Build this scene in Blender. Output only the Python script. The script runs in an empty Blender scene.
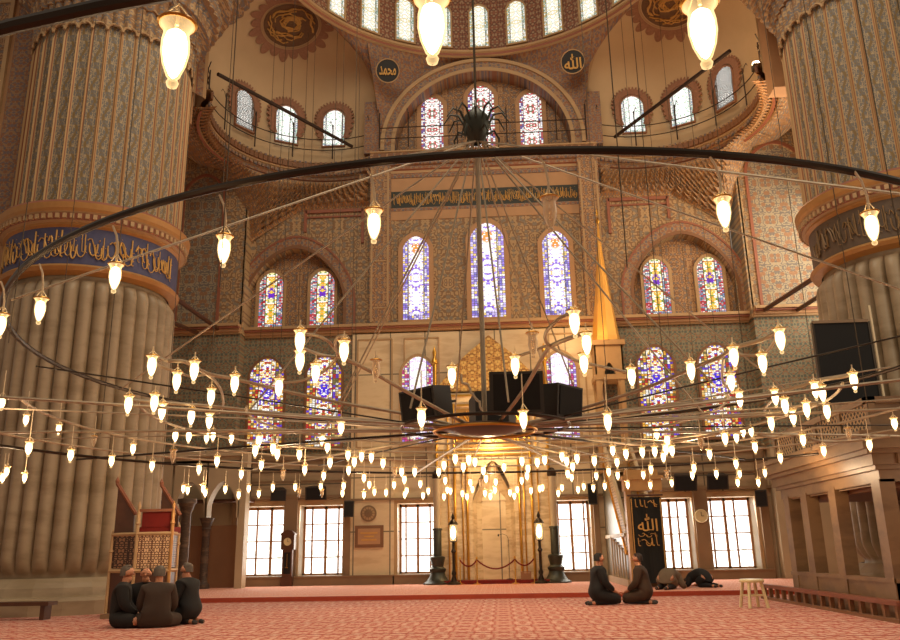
import bpy, bmesh, math, random
from math import sin, cos, pi, radians, sqrt, atan2, hypot, degrees
from mathutils import Vector, Matrix
random.seed(7)
SC = bpy.context.scene
COL = SC.collection
X0 = -0.25          # the hall's centre line
FLOOR_Z = 0.0
DAIS_Z = 0.12
WY = 33.0           # the front (qibla) wall

# ------------------------------------------------------------------ helpers
def lin(c):
    return tuple(((v/255.0)/12.92 if v/255.0 <= 0.04045 else ((v/255.0+0.055)/1.055)**2.4) for v in c) + (1.0,)

class G:
    """small node-graph writer"""
    def __init__(s, name, rough=0.6, metal=0.0):
        s.m = bpy.data.materials.new(name); s.m.use_nodes = True
        s.t = s.m.node_tree; s.b = s.t.nodes['Principled BSDF']; s.o = s.t.nodes['Material Output']
        s.b.inputs['Roughness'].default_value = rough; s.b.inputs['Metallic'].default_value = metal
        s.tcn = None
    def put(s, sock, v):
        if isinstance(v, bpy.types.NodeSocket): s.t.links.new(v, sock)
        elif v is not None:
            if hasattr(sock.default_value, '__len__') and not hasattr(v, '__len__'): v = (v,)*len(sock.default_value)
            if hasattr(sock.default_value, '__len__') and len(sock.default_value) == 3 and len(v) == 4: v = v[:3]
            sock.default_value = v
    def n(s, t, **k):
        nd = s.t.nodes.new(t)
        for a, v in k.items(): setattr(nd, a, v)
        return nd
    def tc(s, w='Object'):
        if s.tcn is None: s.tcn = s.n('ShaderNodeTexCoord')
        return s.tcn.outputs[w]
    def math(s, op, a, b=0.0, c=0.0, clamp=False):
        nd = s.n('ShaderNodeMath', operation=op, use_clamp=clamp)
        s.put(nd.inputs[0], a); s.put(nd.inputs[1], b); s.put(nd.inputs[2], c)
        return nd.outputs[0]
    def sep(s, v):
        nd = s.n('ShaderNodeSeparateXYZ'); s.put(nd.inputs[0], v); return nd.outputs
    def comb(s, x=0.0, y=0.0, z=0.0):
        nd = s.n('ShaderNodeCombineXYZ'); s.put(nd.inputs[0], x); s.put(nd.inputs[1], y); s.put(nd.inputs[2], z)
        return nd.outputs[0]
    def mix(s, f, a, b, kind='MIX'):
        nd = s.n('ShaderNodeMix', data_type='RGBA', blend_type=kind)
        s.put(nd.inputs[0], f); s.put(nd.inputs[6], a); s.put(nd.inputs[7], b); return nd.outputs[2]
    def ramp(s, f, stops, interp='LINEAR'):
        nd = s.n('ShaderNodeValToRGB'); cr = nd.color_ramp; cr.interpolation = interp
        while len(cr.elements) < len(stops): cr.elements.new(0.5)
        for e, (p, c) in zip(cr.elements, stops):
            e.position = p; e.color = c if len(c) == 4 else lin(c)
        s.put(nd.inputs[0], f); return nd.outputs[0]
    def noise(s, v, scale, detail=2.0, rough=0.5):
        nd = s.n('ShaderNodeTexNoise'); s.put(nd.inputs['Vector'], v); nd.inputs['Scale'].default_value = scale
        nd.inputs['Detail'].default_value = detail; nd.inputs['Roughness'].default_value = rough
        return nd.outputs['Fac']
    def vor(s, v, scale, feature='F1', rand=1.0, dim='2D'):
        nd = s.n('ShaderNodeTexVoronoi', feature=feature, voronoi_dimensions=dim)
        s.put(nd.inputs['Vector'], v); nd.inputs['Scale'].default_value = scale
        nd.inputs['Randomness'].default_value = rand; return nd.outputs
    def step(s, a, t, w=0.03):
        return s.math('MULTIPLY', s.math('SUBTRACT', a, t-w), 1/(2*w), clamp=True)
    def plane(s, mode):
        """a 2D (u,v) pair in metres lying in the surface"""
        if mode == 'uv':
            o = s.sep(s.tc('UV')); return o[0], o[1]
        o = s.sep(s.tc('Object'))
        if mode == 'xz': return o[0], o[2]
        if mode == 'yz': return o[1], o[2]
        if mode == 'xy': return o[0], o[1]
        if mode[0] == 'cyl':
            a = s.math('ARCTAN2', s.math('SUBTRACT', o[1], mode[2]), s.math('SUBTRACT', o[0], mode[1]))
            return s.math('MULTIPLY', a, mode[3]), o[2]
    def color(s, c): s.put(s.b.inputs['Base Color'], c)
    def bump(s, h, st=0.3, d=0.02):
        nd = s.n('ShaderNodeBump'); nd.inputs['Strength'].default_value = st; nd.inputs['Distance'].default_value = d
        s.put(nd.inputs['Height'], h); s.t.links.new(nd.outputs[0], s.b.inputs['Normal'])

def plain(name, c, rough=0.6, metal=0.0, var=0.12, scale=3.0):
    g = G(name, rough, metal)
    f = g.noise(g.tc(), scale, 3.0)
    c = lin(c); d = tuple(v*(1-var*2) for v in c[:3])+(1,)
    g.color(g.mix(f, d, tuple(min(1, v*(1+var)) for v in c[:3])+(1,)))
    return g.m

def tendrils(name, mode, ground, vine, flower, edge=None, tile=(1.2, 1.2), k=16, scale=5.0, rough=0.7, vt=0.15, fs=5.0):
    """mirrored scrolling ornament: ground, curling vines, flower heads, optional banding grid"""
    g = G(name, rough); u, v = g.plane(mode)
    fu = g.math('PINGPONG', u, tile[0]/2); fv = g.math('PINGPONG', v, tile[1]/2)
    w = g.comb(fu, fv, 0.0)
    nz = g.noise(w, scale, 1.0)
    s = g.math('SINE', g.math('MULTIPLY', nz, k*2.6))
    vm = g.step(s, vt, 0.25)
    dots = g.math('SUBTRACT', 1.0, g.step(g.vor(w, fs, rand=0.7)['Distance'], 0.27, 0.05))
    c = g.mix(vm, lin(ground), lin(vine)); c = g.mix(dots, c, lin(flower))
    big = g.noise(g.tc(), 0.5, 3.0)
    c = g.mix(g.math('MULTIPLY', big, 0.35), c, lin(tuple(x*0.6 for x in ground)))
    if edge:
        col, wd = edge
        e = g.math('LESS_THAN', g.math('MINIMUM', fu, 99.0), wd)
        c = g.mix(e, c, lin(col))
    g.color(c); g.bump(s, 0.25, 0.01)
    return g.m

class MB:
    def __init__(s): s.v = []; s.f = []; s.mi = []; s.uv = {}; s.cm = 0
    def add(s, vs, fs, uvs=None):
        o = len(s.v); s.v += [tuple(v) for v in vs]
        for i, f in enumerate(fs):
            if uvs: s.uv[len(s.f)] = [uvs[j] for j in f]
            s.f.append(tuple(o+j for j in f)); s.mi.append(s.cm)
        return s
    def mat(s, i): s.cm = i; return s
    def box(s, x0, x1, y0, y1, z0, z1):
        v = [(x0,y0,z0),(x1,y0,z0),(x1,y1,z0),(x0,y1,z0),(x0,y0,z1),(x1,y0,z1),(x1,y1,z1),(x0,y1,z1)]
        return s.add(v, [(0,3,2,1),(4,5,6,7),(0,1,5,4),(1,2,6,5),(2,3,7,6),(3,0,4,7)])
    def obox(s, c, sx, sy, sz, M=None):
        v = [Vector((a*sx/2, b*sy/2, d*sz/2)) for a, b, d in [(-1,-1,-1),(1,-1,-1),(1,1,-1),(-1,1,-1),(-1,-1,1),(1,-1,1),(1,1,1),(-1,1,1)]]
        if M is not None: v = [M @ p for p in v]
        return s.add([p+Vector(c) for p in v], [(0,3,2,1),(4,5,6,7),(0,1,5,4),(1,2,6,5),(2,3,7,6),(3,0,4,7)])
    def tube(s, pts, r, n=8, closed=False, cap=True):
        P = [Vector(p) for p in pts]; N = len(P); vs = []; up = None
        rr = r if hasattr(r, '__len__') else [r]*N
        for i, p in enumerate(P):
            a = P[(i-1) % N] if closed or i > 0 else P[i]; b = P[(i+1) % N] if closed or i < N-1 else P[i]
            t = (b-a).normalized()
            if up is None: up = Vector((0,0,1)) if abs(t.z) < .9 else Vector((1,0,0))
            sx = t.cross(up).normalized(); up = sx.cross(t).normalized()
            for k in range(n):
                A = 2*pi*k/n; vs.append(p+(sx*cos(A)+up*sin(A))*rr[i])
        fs = []
        for i in range(N if closed else N-1):
            j = (i+1) % N
            for k in range(n):
                l = (k+1) % n; fs.append((i*n+k, i*n+l, j*n+l, j*n+k))
        if cap and not closed: fs += [tuple(range(n))[::-1], tuple(range((N-1)*n, N*n))]
        return s.add(vs, fs)
    def lathe(s, prof, n=16, c=(0,0,0), a0=0.0, a1=2*pi, rf=None):
        full = abs(a1-a0-2*pi) < 1e-6; m = n if full else n+1; vs = []
        for (r, z) in prof:
            for k in range(m):
                A = a0+(a1-a0)*k/n; q = rf(r, z, A) if rf else r
                vs.append((c[0]+q*cos(A), c[1]+q*sin(A), c[2]+z))
        fs = []
        for i in range(len(prof)-1):
            for k in range(n):
                l = (k+1) % m; fs.append((i*m+k, i*m+l, (i+1)*m+l, (i+1)*m+k))
        return s.add(vs, fs)
    def prism(s, poly, y0, y1, ax='y'):
        """polygon in (x,z) extruded along y (or in (y,z) along x, or (x,y) along z)"""
        n = len(poly)
        def P(a, b, t): return (a, t, b) if ax == 'y' else ((t, a, b) if ax == 'x' else (a, b, t))
        vs = [P(a, b, y0) for a, b in poly]+[P(a, b, y1) for a, b in poly]
        fs = [tuple(range(n)), tuple(range(n, 2*n))[::-1]]+[(i, i+n, (i+1) % n+n, (i+1) % n) for i in range(n)]
        return s.add(vs, fs)
    def strip(s, A, B):
        """quads between two polylines with the same count"""
        n = len(A); return s.add(list(A)+list(B), [(i, i+1, n+i+1, n+i) for i in range(n-1)])
    def grid(s, rows, uv=False):
        m = len(rows[0]); vs = [p for r in rows for p in r]; n = len(rows)
        uvs = [(j/(m-1), i/(n-1)) for i in range(n) for j in range(m)] if uv else None
        return s.add(vs, [(i*m+j, i*m+j+1, (i+1)*m+j+1, (i+1)*m+j) for i in range(n-1) for j in range(m-1)], uvs)
    def build(s, name, mats, parent=None, smooth=False, loc=None):
        me = bpy.data.meshes.new(name); me.from_pydata(s.v, [], s.f)
        if not isinstance(mats, (list, tuple)): mats = [mats]
        for m in mats: me.materials.append(m)
        me.polygons.foreach_set('material_index', s.mi)
        if s.uv:
            L = me.uv_layers.new(name='UVMap')
            for pi_, p in enumerate(me.polygons):
                if pi_ in s.uv:
                    for li, q in zip(p.loop_indices, s.uv[pi_]): L.data[li].uv = q
        bm = bmesh.new(); bm.from_mesh(me)
        bmesh.ops.recalc_face_normals(bm, faces=bm.faces); bm.to_mesh(me); bm.free()
        if smooth:
            me.shade_smooth()
            try: me.set_sharp_from_angle(angle=radians(40))
            except Exception: pass
        o = bpy.data.objects.new(name, me); COL.objects.link(o)
        if parent: o.parent = parent
        if loc is not None: o.location = loc
        return o

def tag(o, label=None, cat=None, group=None, kind=None):
    if label: o['label'] = label
    if cat: o['category'] = cat
    if group: o['group'] = group
    if kind: o['kind'] = kind
    return o
def thing(name, label, cat, loc=(0,0,0), rz=0.0, group=None, kind=None):
    o = bpy.data.objects.new(name, None); COL.objects.link(o); o.location = loc; o.rotation_euler = (0,0,rz)
    o.empty_display_size = 0.1
    return tag(o, label, cat, group, kind)
def copy_tree(o, parent=None):
    c = o.copy(); COL.objects.link(c)
    if parent: c.parent = parent
    for ch in list(o.children): copy_tree(ch, c)
    return c

def arch_pts(cx, hw, z0, zs, zt, n=12, pointed=0.0):
    """outline of an arched opening, left foot -> crown -> right foot, in (x,z)"""
    L = [(cx-hw, z0)]
    for i in range(2*n+1):
        a = pi-pi*i/(2*n); h = zt-zs
        x = cos(a); z = sin(a)**(1.0) if not pointed else (1-abs(x)**(1.6))*pointed+sin(a)*(1-pointed)
        L.append((cx+hw*x, zs+h*z))
    L.append((cx+hw, z0)); return L
def arch_wall(mb, x0, x1, z0, z1, arch, y, depth=0.0, ax='y'):
    """wall rectangle around an arched opening (arch from arch_pts) plus its reveal"""
    n = len(arch); outer = []
    for (x, z) in arch:
        outer.append((x, z))
    cx = (arch[0][0]+arch[-1][0])/2; hw = (arch[-1][0]-arch[0][0])/2; top = max(p[1] for p in arch)
    out = []
    for i, (x, z) in enumerate(arch):
        if i == 0: out.append((x0, z0))
        elif i == n-1: out.append((x1, z0))
        else:
            t = (i-1)/(n-3)
            if t < .25: out.append((x0, z0+(z1-z0)*(t/.25)))
            elif t > .75: out.append((x1, z0+(z1-z0)*((1-t)/.25)))
            else: out.append((x0+(x1-x0)*(t-.25)/.5, z1))
    P = lambda a, b, t: (a, t, b)
    mb.strip([P(*q, y) for q in out], [P(*q, y) for q in arch])
    if depth: mb.strip([P(*q, y) for q in arch], [P(*q, y+depth) for q in arch])
def arch_face(mb, arch, y, uv=True):
    cx = (arch[0][0]+arch[-1][0])/2; xs = [p[0] for p in arch]; zs = [p[1] for p in arch]
    x0, x1, z0, z1 = min(xs), max(xs), min(zs), max(zs)
    U = [((p[0]-x0)/(x1-x0), (p[1]-z0)/(z1-z0)) for p in arch]
    mb.add([(p[0], y, p[1]) for p in arch], [tuple(range(len(arch)))], U)
def arch_band(mb, inner, outer, y0, y1):
    A = [(p[0], y0, p[1]) for p in inner]; B = [(p[0], y0, p[1]) for p in outer]
    C = [(p[0], y1, p[1]) for p in outer]; D = [(p[0], y1, p[1]) for p in inner]
    mb.strip(A, B); mb.strip(B, C); mb.strip(D, A)
    for i in (0, -1): mb.add([A[i], B[i], C[i], D[i]], [(0,1,2,3)])

# ------------------------------------------------------------------ materials
M = {}
M['wall'] = tendrils('painted_wall', 'xz', (182,150,108), (136,102,70), (132,120,104), tile=(1.9, 1.9), k=14, scale=3.2, fs=3.6)
M['wall_red'] = tendrils('painted_red_wall', 'xz', (184,144,102), (134,94,64), (126,114,106), tile=(1.3, 1.3), k=14, scale=4.6)
M['tile'] = tendrils('blue_green_tiles', 'xz', (142,134,106), (92,98,88), (150,110,78), tile=(.62, .8), k=9, scale=6.0, fs=7)
M['block'] = tendrils('grey_tile_panel', 'xz', (164,148,120), (112,104,98), (150,108,76), tile=(1.3, 1.7), k=15, scale=3.6, fs=3.0)
M['soffit'] = tendrils('blue_arch_paint', 'xz', (164,130,96), (112,104,108), (150,98,68), tile=(.8, .8), k=9, scale=6)
M['spandrel'] = tendrils('blue_red_spandrel', 'xz', (160,124,90), (116,102,104), (150,98,66), tile=(.9, .9), k=12, scale=5, fs=6)
M['drum'] = tendrils('red_drum', ('cyl', -.25, 24.9, 8.1), (150,96,70), (108,70,56), (168,142,112), tile=(.6, .8), k=10, scale=6, fs=6)
M['band'] = tendrils('border_band', 'xz', (180,136,94), (144,84,56), (112,104,112), tile=(.5, .5), k=6, scale=6, fs=9)
M['cream'] = plain('cream_plaster', (196,168,130), .8, 0, .06, 1.2)
M['salmon'] = plain('salmon_plaster', (182,140,100), .75, 0, .1, 2)
M['trim'] = plain('tan_moulding', (180,146,104), .65, 0, .1, 2)
M['darktrim'] = plain('brown_moulding', (128,88,58), .65, 0, .1, 2)
M['redline'] = plain('red_line', (146,88,64), .6)
M['blueline'] = plain('blue_line', (70,74,104), .6)
M['stone'] = plain('pale_stone', (182,160,128), .55, 0, .12, 1.0)
M['stone2'] = plain('brown_stone', (134,106,76), .6, 0, .14, 1.5)
M['wood'] = plain('walnut', (84,48,26), .45, 0, .2, 5)
M['woodframe'] = plain('oak_window_frame', (168,118,76), .5, 0, .1, 6)
M['black'] = plain('black_plastic', (44,37,31), .55, 0, .1)
M['grille'] = plain('black_grille', (20,17,15), .9, 0, .1)
M['bronze'] = plain('dark_bronze', (58,48,38), .38, .75, .2)
M['steel'] = plain('worn_steel', (176,158,132), .45, .45, .15, 6)
M['wire'] = plain('thin_wire', (96,82,64), .5, .5, .1)
M['gold'] = plain('gold', (214,160,70), .32, .9, .1, 5)
M['goldpaint'] = plain('gold_paint', (206,158,84), .45, .25, .1, 5)
M['greenbronze'] = plain('green_black_bronze', (62,62,50), .45, .4, .2)
M['red'] = plain('dark_red_cloth', (120,24,16), .9, 0, .2, 4)
M['white'] = plain('white_plastic', (214,196,150), .4, 0, .05)
M['ironrail'] = plain('dark_iron', (58,42,32), .6, .4, .1)
M['cord'] = plain('ivory_cord', (226,206,170), .5, 0, .05)

def marble(name, c1, c2, sc=1.0, rough=.4, panel=None):
    g = G(name, rough); o = g.sep(g.tc())
    w = g.comb(g.math('MULTIPLY', o[0], .6), o[1], g.math('MULTIPLY', o[2], 2.2))
    a = g.noise(w, sc, 6.0, .6); s = g.math('SINE', g.math('MULTIPLY', a, 22.0))
    c = g.mix(g.math('MULTIPLY_ADD', s, .5, .5), lin(c1), lin(c2))
    if panel:
        pu = g.math('PINGPONG', o[0], panel[0]/2); pv = g.math('PINGPONG', o[2], panel[1]/2)
        e = g.math('LESS_THAN', g.math('MINIMUM', pu, pv), .025)
        c = g.mix(e, c, lin(tuple(v*.55 for v in c1)))
    g.color(c); return g.m
M['marble'] = marble('cream_marble', (216,192,152), (200,172,132), .7, .35, (1.45, 2.1))
M['marble_grey'] = marble('grey_marble', (160,136,106), (138,114,86), .9, .4, (2.0, .5))
M['marble_niche'] = marble('banded_marble', (214,190,150), (186,158,118), 1.4, .35)
M['marble_dark'] = marble('dark_marble', (66,50,38), (100,78,58), 2.0, .6)
M['reed'] = marble('fluted_marble', (158,138,110), (138,118,90), .5, .5)
M['tribune'] = marble('tribune_marble', (128,98,66), (110,82,54), .8, .45)

# carpet: rows of small prayer-arch motifs
g = G('red_carpet', .95); o = g.sep(g.tc())
pu = g.math('PINGPONG', o[0], .35); pv = g.math('PINGPONG', o[1], .6)
w = g.comb(pu, pv, 0.0)
s = g.math('SINE', g.math('MULTIPLY', g.noise(w, 6.0, 1.0), 34.0))
fl = g.math('SUBTRACT', 1.0, g.step(g.vor(w, 6.0)['Distance'], .3, .06))
c = g.mix(g.step(s, .1, .3), lin((178,84,66)), lin((206,148,128)))
c = g.mix(fl, c, lin((220,184,164)))
c = g.mix(g.math('LESS_THAN', pv, .05), c, lin((154,56,42)))
c = g.mix(g.math('MULTIPLY', g.noise(g.tc(), 0.35, 4.0), .3), c, lin((150,56,40)))
g.color(c); g.bump(g.noise(g.tc(), 90.0, 2.0), .4, .01)
M['carpet'] = g.m
g = G('pale_dais_carpet', .95); o = g.sep(g.tc())
w = g.comb(g.math('PINGPONG', o[0], .3), g.math('PINGPONG', o[1], .4), 0.0)
s = g.math('SINE', g.math('MULTIPLY', g.noise(w, 8.0, 1.0), 30.0))
g.color(g.mix(g.step(s, .1, .3), lin((206,120,94)), lin((226,178,152))))
M['dais'] = g.m
M['riser'] = plain('dais_riser_red', (164,66,42), .9)

# pier upper painted reeds; object origin at the pier axis
def pier_paint(name, NR, ridge, olive, blue, pale):
    g = G(name, .7); o = g.sep(g.tc())
    a = g.math('MULTIPLY', g.math('ARCTAN2', o[1], o[0]), NR/(2*pi))
    f = g.math('FRACT', g.math('ADD', a, 100.0)); q = g.math('ABSOLUTE', g.math('SUBTRACT', f, .5))
    z = o[2]
    ph = g.math('SINE', g.math('MULTIPLY', z, 7.0))
    # wavy stem, leaves and blossoms climbing each strip
    stem = g.math('ABSOLUTE', g.math('SUBTRACT', f, g.math('MULTIPLY_ADD', ph, .16, .5)))
    st = g.math('SUBTRACT', 1.0, g.step(stem, .1, .03))
    w = g.comb(g.math('MULTIPLY', q, .8), g.math('PINGPONG', z, .45), 0.0)
    lf = g.step(g.math('SINE', g.math('MULTIPLY', g.noise(w, 7.0, 1.0), 40.0)), .0, .25)
    bl = g.math('SUBTRACT', 1.0, g.step(g.vor(w, 6.0)['Distance'], .3, .05))
    c = g.mix(lf, lin(pale), lin(blue)); c = g.mix(st, c, lin(olive)); c = g.mix(bl, c, lin(blue))
    c = g.mix(g.step(q, .36, .02), c, lin(ridge))
    c = g.mix(g.math('MULTIPLY', g.step(q, .42, .01), g.math('SUBTRACT', 1.0, g.step(q, .45, .01))), c, lin((128,66,40)))
    g.color(c); return g.m
M['pier_paint'] = pier_paint('pier_floral_paint', 36, (180,144,98), (124,100,60), (110,106,100), (172,150,114))

def stained(name, body, border, strength, k=(5, 12), bw=.24, lead=.035, ctr=None):
    """coloured leaded glass lit by the day outside"""
    g = G(name, .3); u, v = g.plane('uv')
    q = g.math('ABSOLUTE', g.math('SUBTRACT', u, .5))
    w = g.comb(g.math('MULTIPLY', q, k[0]), g.math('MULTIPLY', g.math('PINGPONG', v, .25), k[1]), 0.0)
    vo = g.vor(w, 2.2, rand=.8); ed = g.vor(w, 2.2, 'DISTANCE_TO_EDGE', .8)['Distance']
    rv = g.sep(vo['Color'])[0]
    def stops(p): return [(i/len(p), c) for i, c in enumerate(p)]
    cb = g.ramp(rv, stops(body), 'CONSTANT')
    if ctr:
        dd = g.math('SQRT', g.math('ADD', g.math('POWER', g.math('MULTIPLY', q, 2.0), 2.0), g.math('POWER', g.math('MULTIPLY', g.math('SUBTRACT', v, ctr[0]), ctr[1]), 2.0)))
        near = g.math('SUBTRACT', 1.0, g.step(dd, .34, .05))
        cb = g.mix(g.math('MULTIPLY', near, g.math('GREATER_THAN', rv, .25)), cb, lin(ctr[2]))
    w2 = g.comb(g.math('FLOOR', g.math('MULTIPLY', u, 12.0)), g.math('FLOOR', g.math('MULTIPLY', v, 40.0)), 0.0)
    wn = g.n('ShaderNodeTexWhiteNoise', noise_dimensions='2D'); g.put(wn.inputs['Vector'], w2)
    cr = g.ramp(wn.outputs['Value'], stops(border), 'CONSTANT')
    mb_ = g.math('MAXIMUM', g.step(q, .5-bw*.5-.05, .01), g.math('SUBTRACT', 1.0, g.step(v, .07, .01)))
    c = g.mix(mb_, cb, cr)
    ld = g.math('SUBTRACT', 1.0, g.step(ed, lead, .015))
    ln = g.math('MULTIPLY', g.step(q, .5-bw*.5-.07, .006), g.math('SUBTRACT', 1.0, g.step(q, .5-bw*.5-.04, .006)))
    ld = g.math('MAXIMUM', ld, ln)
    gu = g.math('PINGPONG', g.math('MULTIPLY', u, 12.0), .5); gv = g.math('PINGPONG', g.math('MULTIPLY', v, 40.0), .5)
    gl = g.math('MULTIPLY', mb_, g.math('LESS_THAN', g.math('MINIMUM', gu, gv), .08))
    ld = g.math('MAXIMUM', ld, gl)
    c = g.mix(ld, c, lin((70,50,36)))
    e = g.n('ShaderNodeEmission'); g.put(e.inputs[0], c); e.inputs[1].default_value = strength
    gl_ = g.n('ShaderNodeBsdfGlossy'); gl_.inputs['Roughness'].default_value = .3; gl_.inputs[0].default_value = (.04,.04,.04,1)
    ad = g.n('ShaderNodeAddShader'); g.t.links.new(e.outputs[0], ad.inputs[0]); g.t.links.new(gl_.outputs[0], ad.inputs[1])
    g.t.links.new(ad.outputs[0], g.o.inputs[0])
    g.m.cycles.emission_sampling = 'NONE'
    return g.m
W_ = (255,250,240)
M['g_top'] = stained('glass_pale_gold', [W_, (250,236,200), (255,250,240), (226,210,160), (190,206,190), W_], [(200,214,200), W_, (150,180,160), (220,190,120)], 1.25, (7, 24), .2, .05)
M['g_ring'] = stained('glass_white_green', [W_, (226,240,230), (255,255,250), W_, (150,190,160), W_], [W_, (180,210,190), (150,170,190), W_], 1.35, (7, 20), .16, .045)
M['g_lattice'] = stained('glass_lattice', [W_, W_, (230,236,230)], [(120,120,110), (200,205,200)], 1.1, (6, 14), .06, .2)
M['g_upper'] = stained('glass_white_magenta', [W_, W_, (246,236,240), (190,50,60), W_, (90,110,80)], [W_, (170,40,60), (230,230,240), (90,60,150)], 1.25, (8, 40), .22, .05)
M['g_mid'] = stained('glass_purple_white', [W_, (236,226,240), W_, (130,90,215), W_, (230,190,120), W_, (190,170,240)], [(150,120,220), (200,184,240), W_, (120,110,200), (240,206,120), (214,200,246)], 1.3, (8, 34), .3, .045, (.86, 5.0, (226,140,40)))
M['g_lun'] = stained('glass_gold_red', [(240,200,80), (255,240,190), (236,170,50), W_, (110,150,70), (180,60,50), (255,236,160)], [(236,150,160), (130,150,190), (200,40,60), W_, (110,140,150)], 1.2, (6, 18), .42, .05, (.62, 3.2, (110,40,190)))
M['g_side'] = stained('glass_blue_red', [W_, (250,210,110), (190,40,30), W_, (100,70,220), (250,230,180), (160,120,40)], [(236,170,60), (100,60,210), (190,40,40), W_, (120,110,60), (240,200,120)], 1.2, (9, 34), .4, .06, (.62, 4.2, (70,40,220)))
M['g_low'] = stained('glass_lilac', [W_, W_, (240,226,250), (220,190,240), W_], [(150,110,200), (230,220,250), (190,60,120), (240,220,170)], 1.3, (6, 26), .34, .04)

def emitter(name, c, st, sampling='AUTO'):
    g = G(name); e = g.n('ShaderNodeEmission'); e.inputs[0].default_value = lin(c); e.inputs[1].default_value = st
    g.t.links.new(e.outputs[0], g.o.inputs[0]); g.m.cycles.emission_sampling = sampling; return g.m
# daylight window: over-bright sky with a faint darker garden at the sides and foot
g = G('daylight_pane'); u, v = g.plane('uv')
nz = g.noise(g.comb(g.math('MULTIPLY', u, 3.0), g.math('MULTIPLY', v, 5.0), 0), 2.0, 5.0)
tr = g.math('MULTIPLY', g.step(nz, .58, .04), g.math('SUBTRACT', 1.0, g.step(v, .55, .3)))
e = g.n('ShaderNodeEmission'); g.put(e.inputs[0], g.mix(g.math('MULTIPLY', tr, .75), lin((255,250,240)), lin((150,160,130)))); e.inputs[1].default_value = 3.0
g.t.links.new(e.outputs[0], g.o.inputs[0]); M['day'] = g.m

M['flame'] = emitter('glowing_bulb', (255,226,176), 14.0, 'NONE')
g = G('lamp_glass', .05)
tb = g.n('ShaderNodeBsdfTransparent'); tb.inputs[0].default_value = (.96,.93,.88,1)
gb = g.n('ShaderNodeBsdfPrincipled'); gb.inputs['Base Color'].default_value = lin((255,236,205)); gb.inputs['Roughness'].default_value = .08; gb.inputs['Transmission Weight'].default_value = 0.0
lw = g.n('ShaderNodeLayerWeight'); lw.inputs[0].default_value = .45
mx = g.n('ShaderNodeMixShader'); fc = g.math('MULTIPLY_ADD', lw.outputs['Facing'], .8, .22, clamp=True)
g.t.links.new(fc, mx.inputs[0]); g.t.links.new(tb.outputs[0], mx.inputs[1]); g.t.links.new(gb.outputs[0], mx.inputs[2]); g.t.links.new(mx.outputs[0], g.o.inputs[0])
M['glass'] = g.m
# cup glass of lit lamps: the bulb's light put into the clear glass as emission
g = G('lit_lamp_glass', .05)
tb = g.n('ShaderNodeBsdfTransparent'); tb.inputs[0].default_value = (1,.95,.86,1)
em = g.n('ShaderNodeEmission'); em.inputs[0].default_value = lin((255,214,150)); em.inputs[1].default_value = 2.0
lw = g.n('ShaderNodeLayerWeight'); lw.inputs[0].default_value = .4
mx = g.n('ShaderNodeMixShader'); g.t.links.new(g.math('MULTIPLY_ADD', lw.outputs['Facing'], .5, .14, clamp=True), mx.inputs[0])
g.t.links.new(tb.outputs[0], mx.inputs[1]); g.t.links.new(em.outputs[0], mx.inputs[2]); g.t.links.new(mx.outputs[0], g.o.inputs[0])
g.m.cycles.emission_sampling = 'NONE'
M['glass_lit'] = g.m
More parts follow.
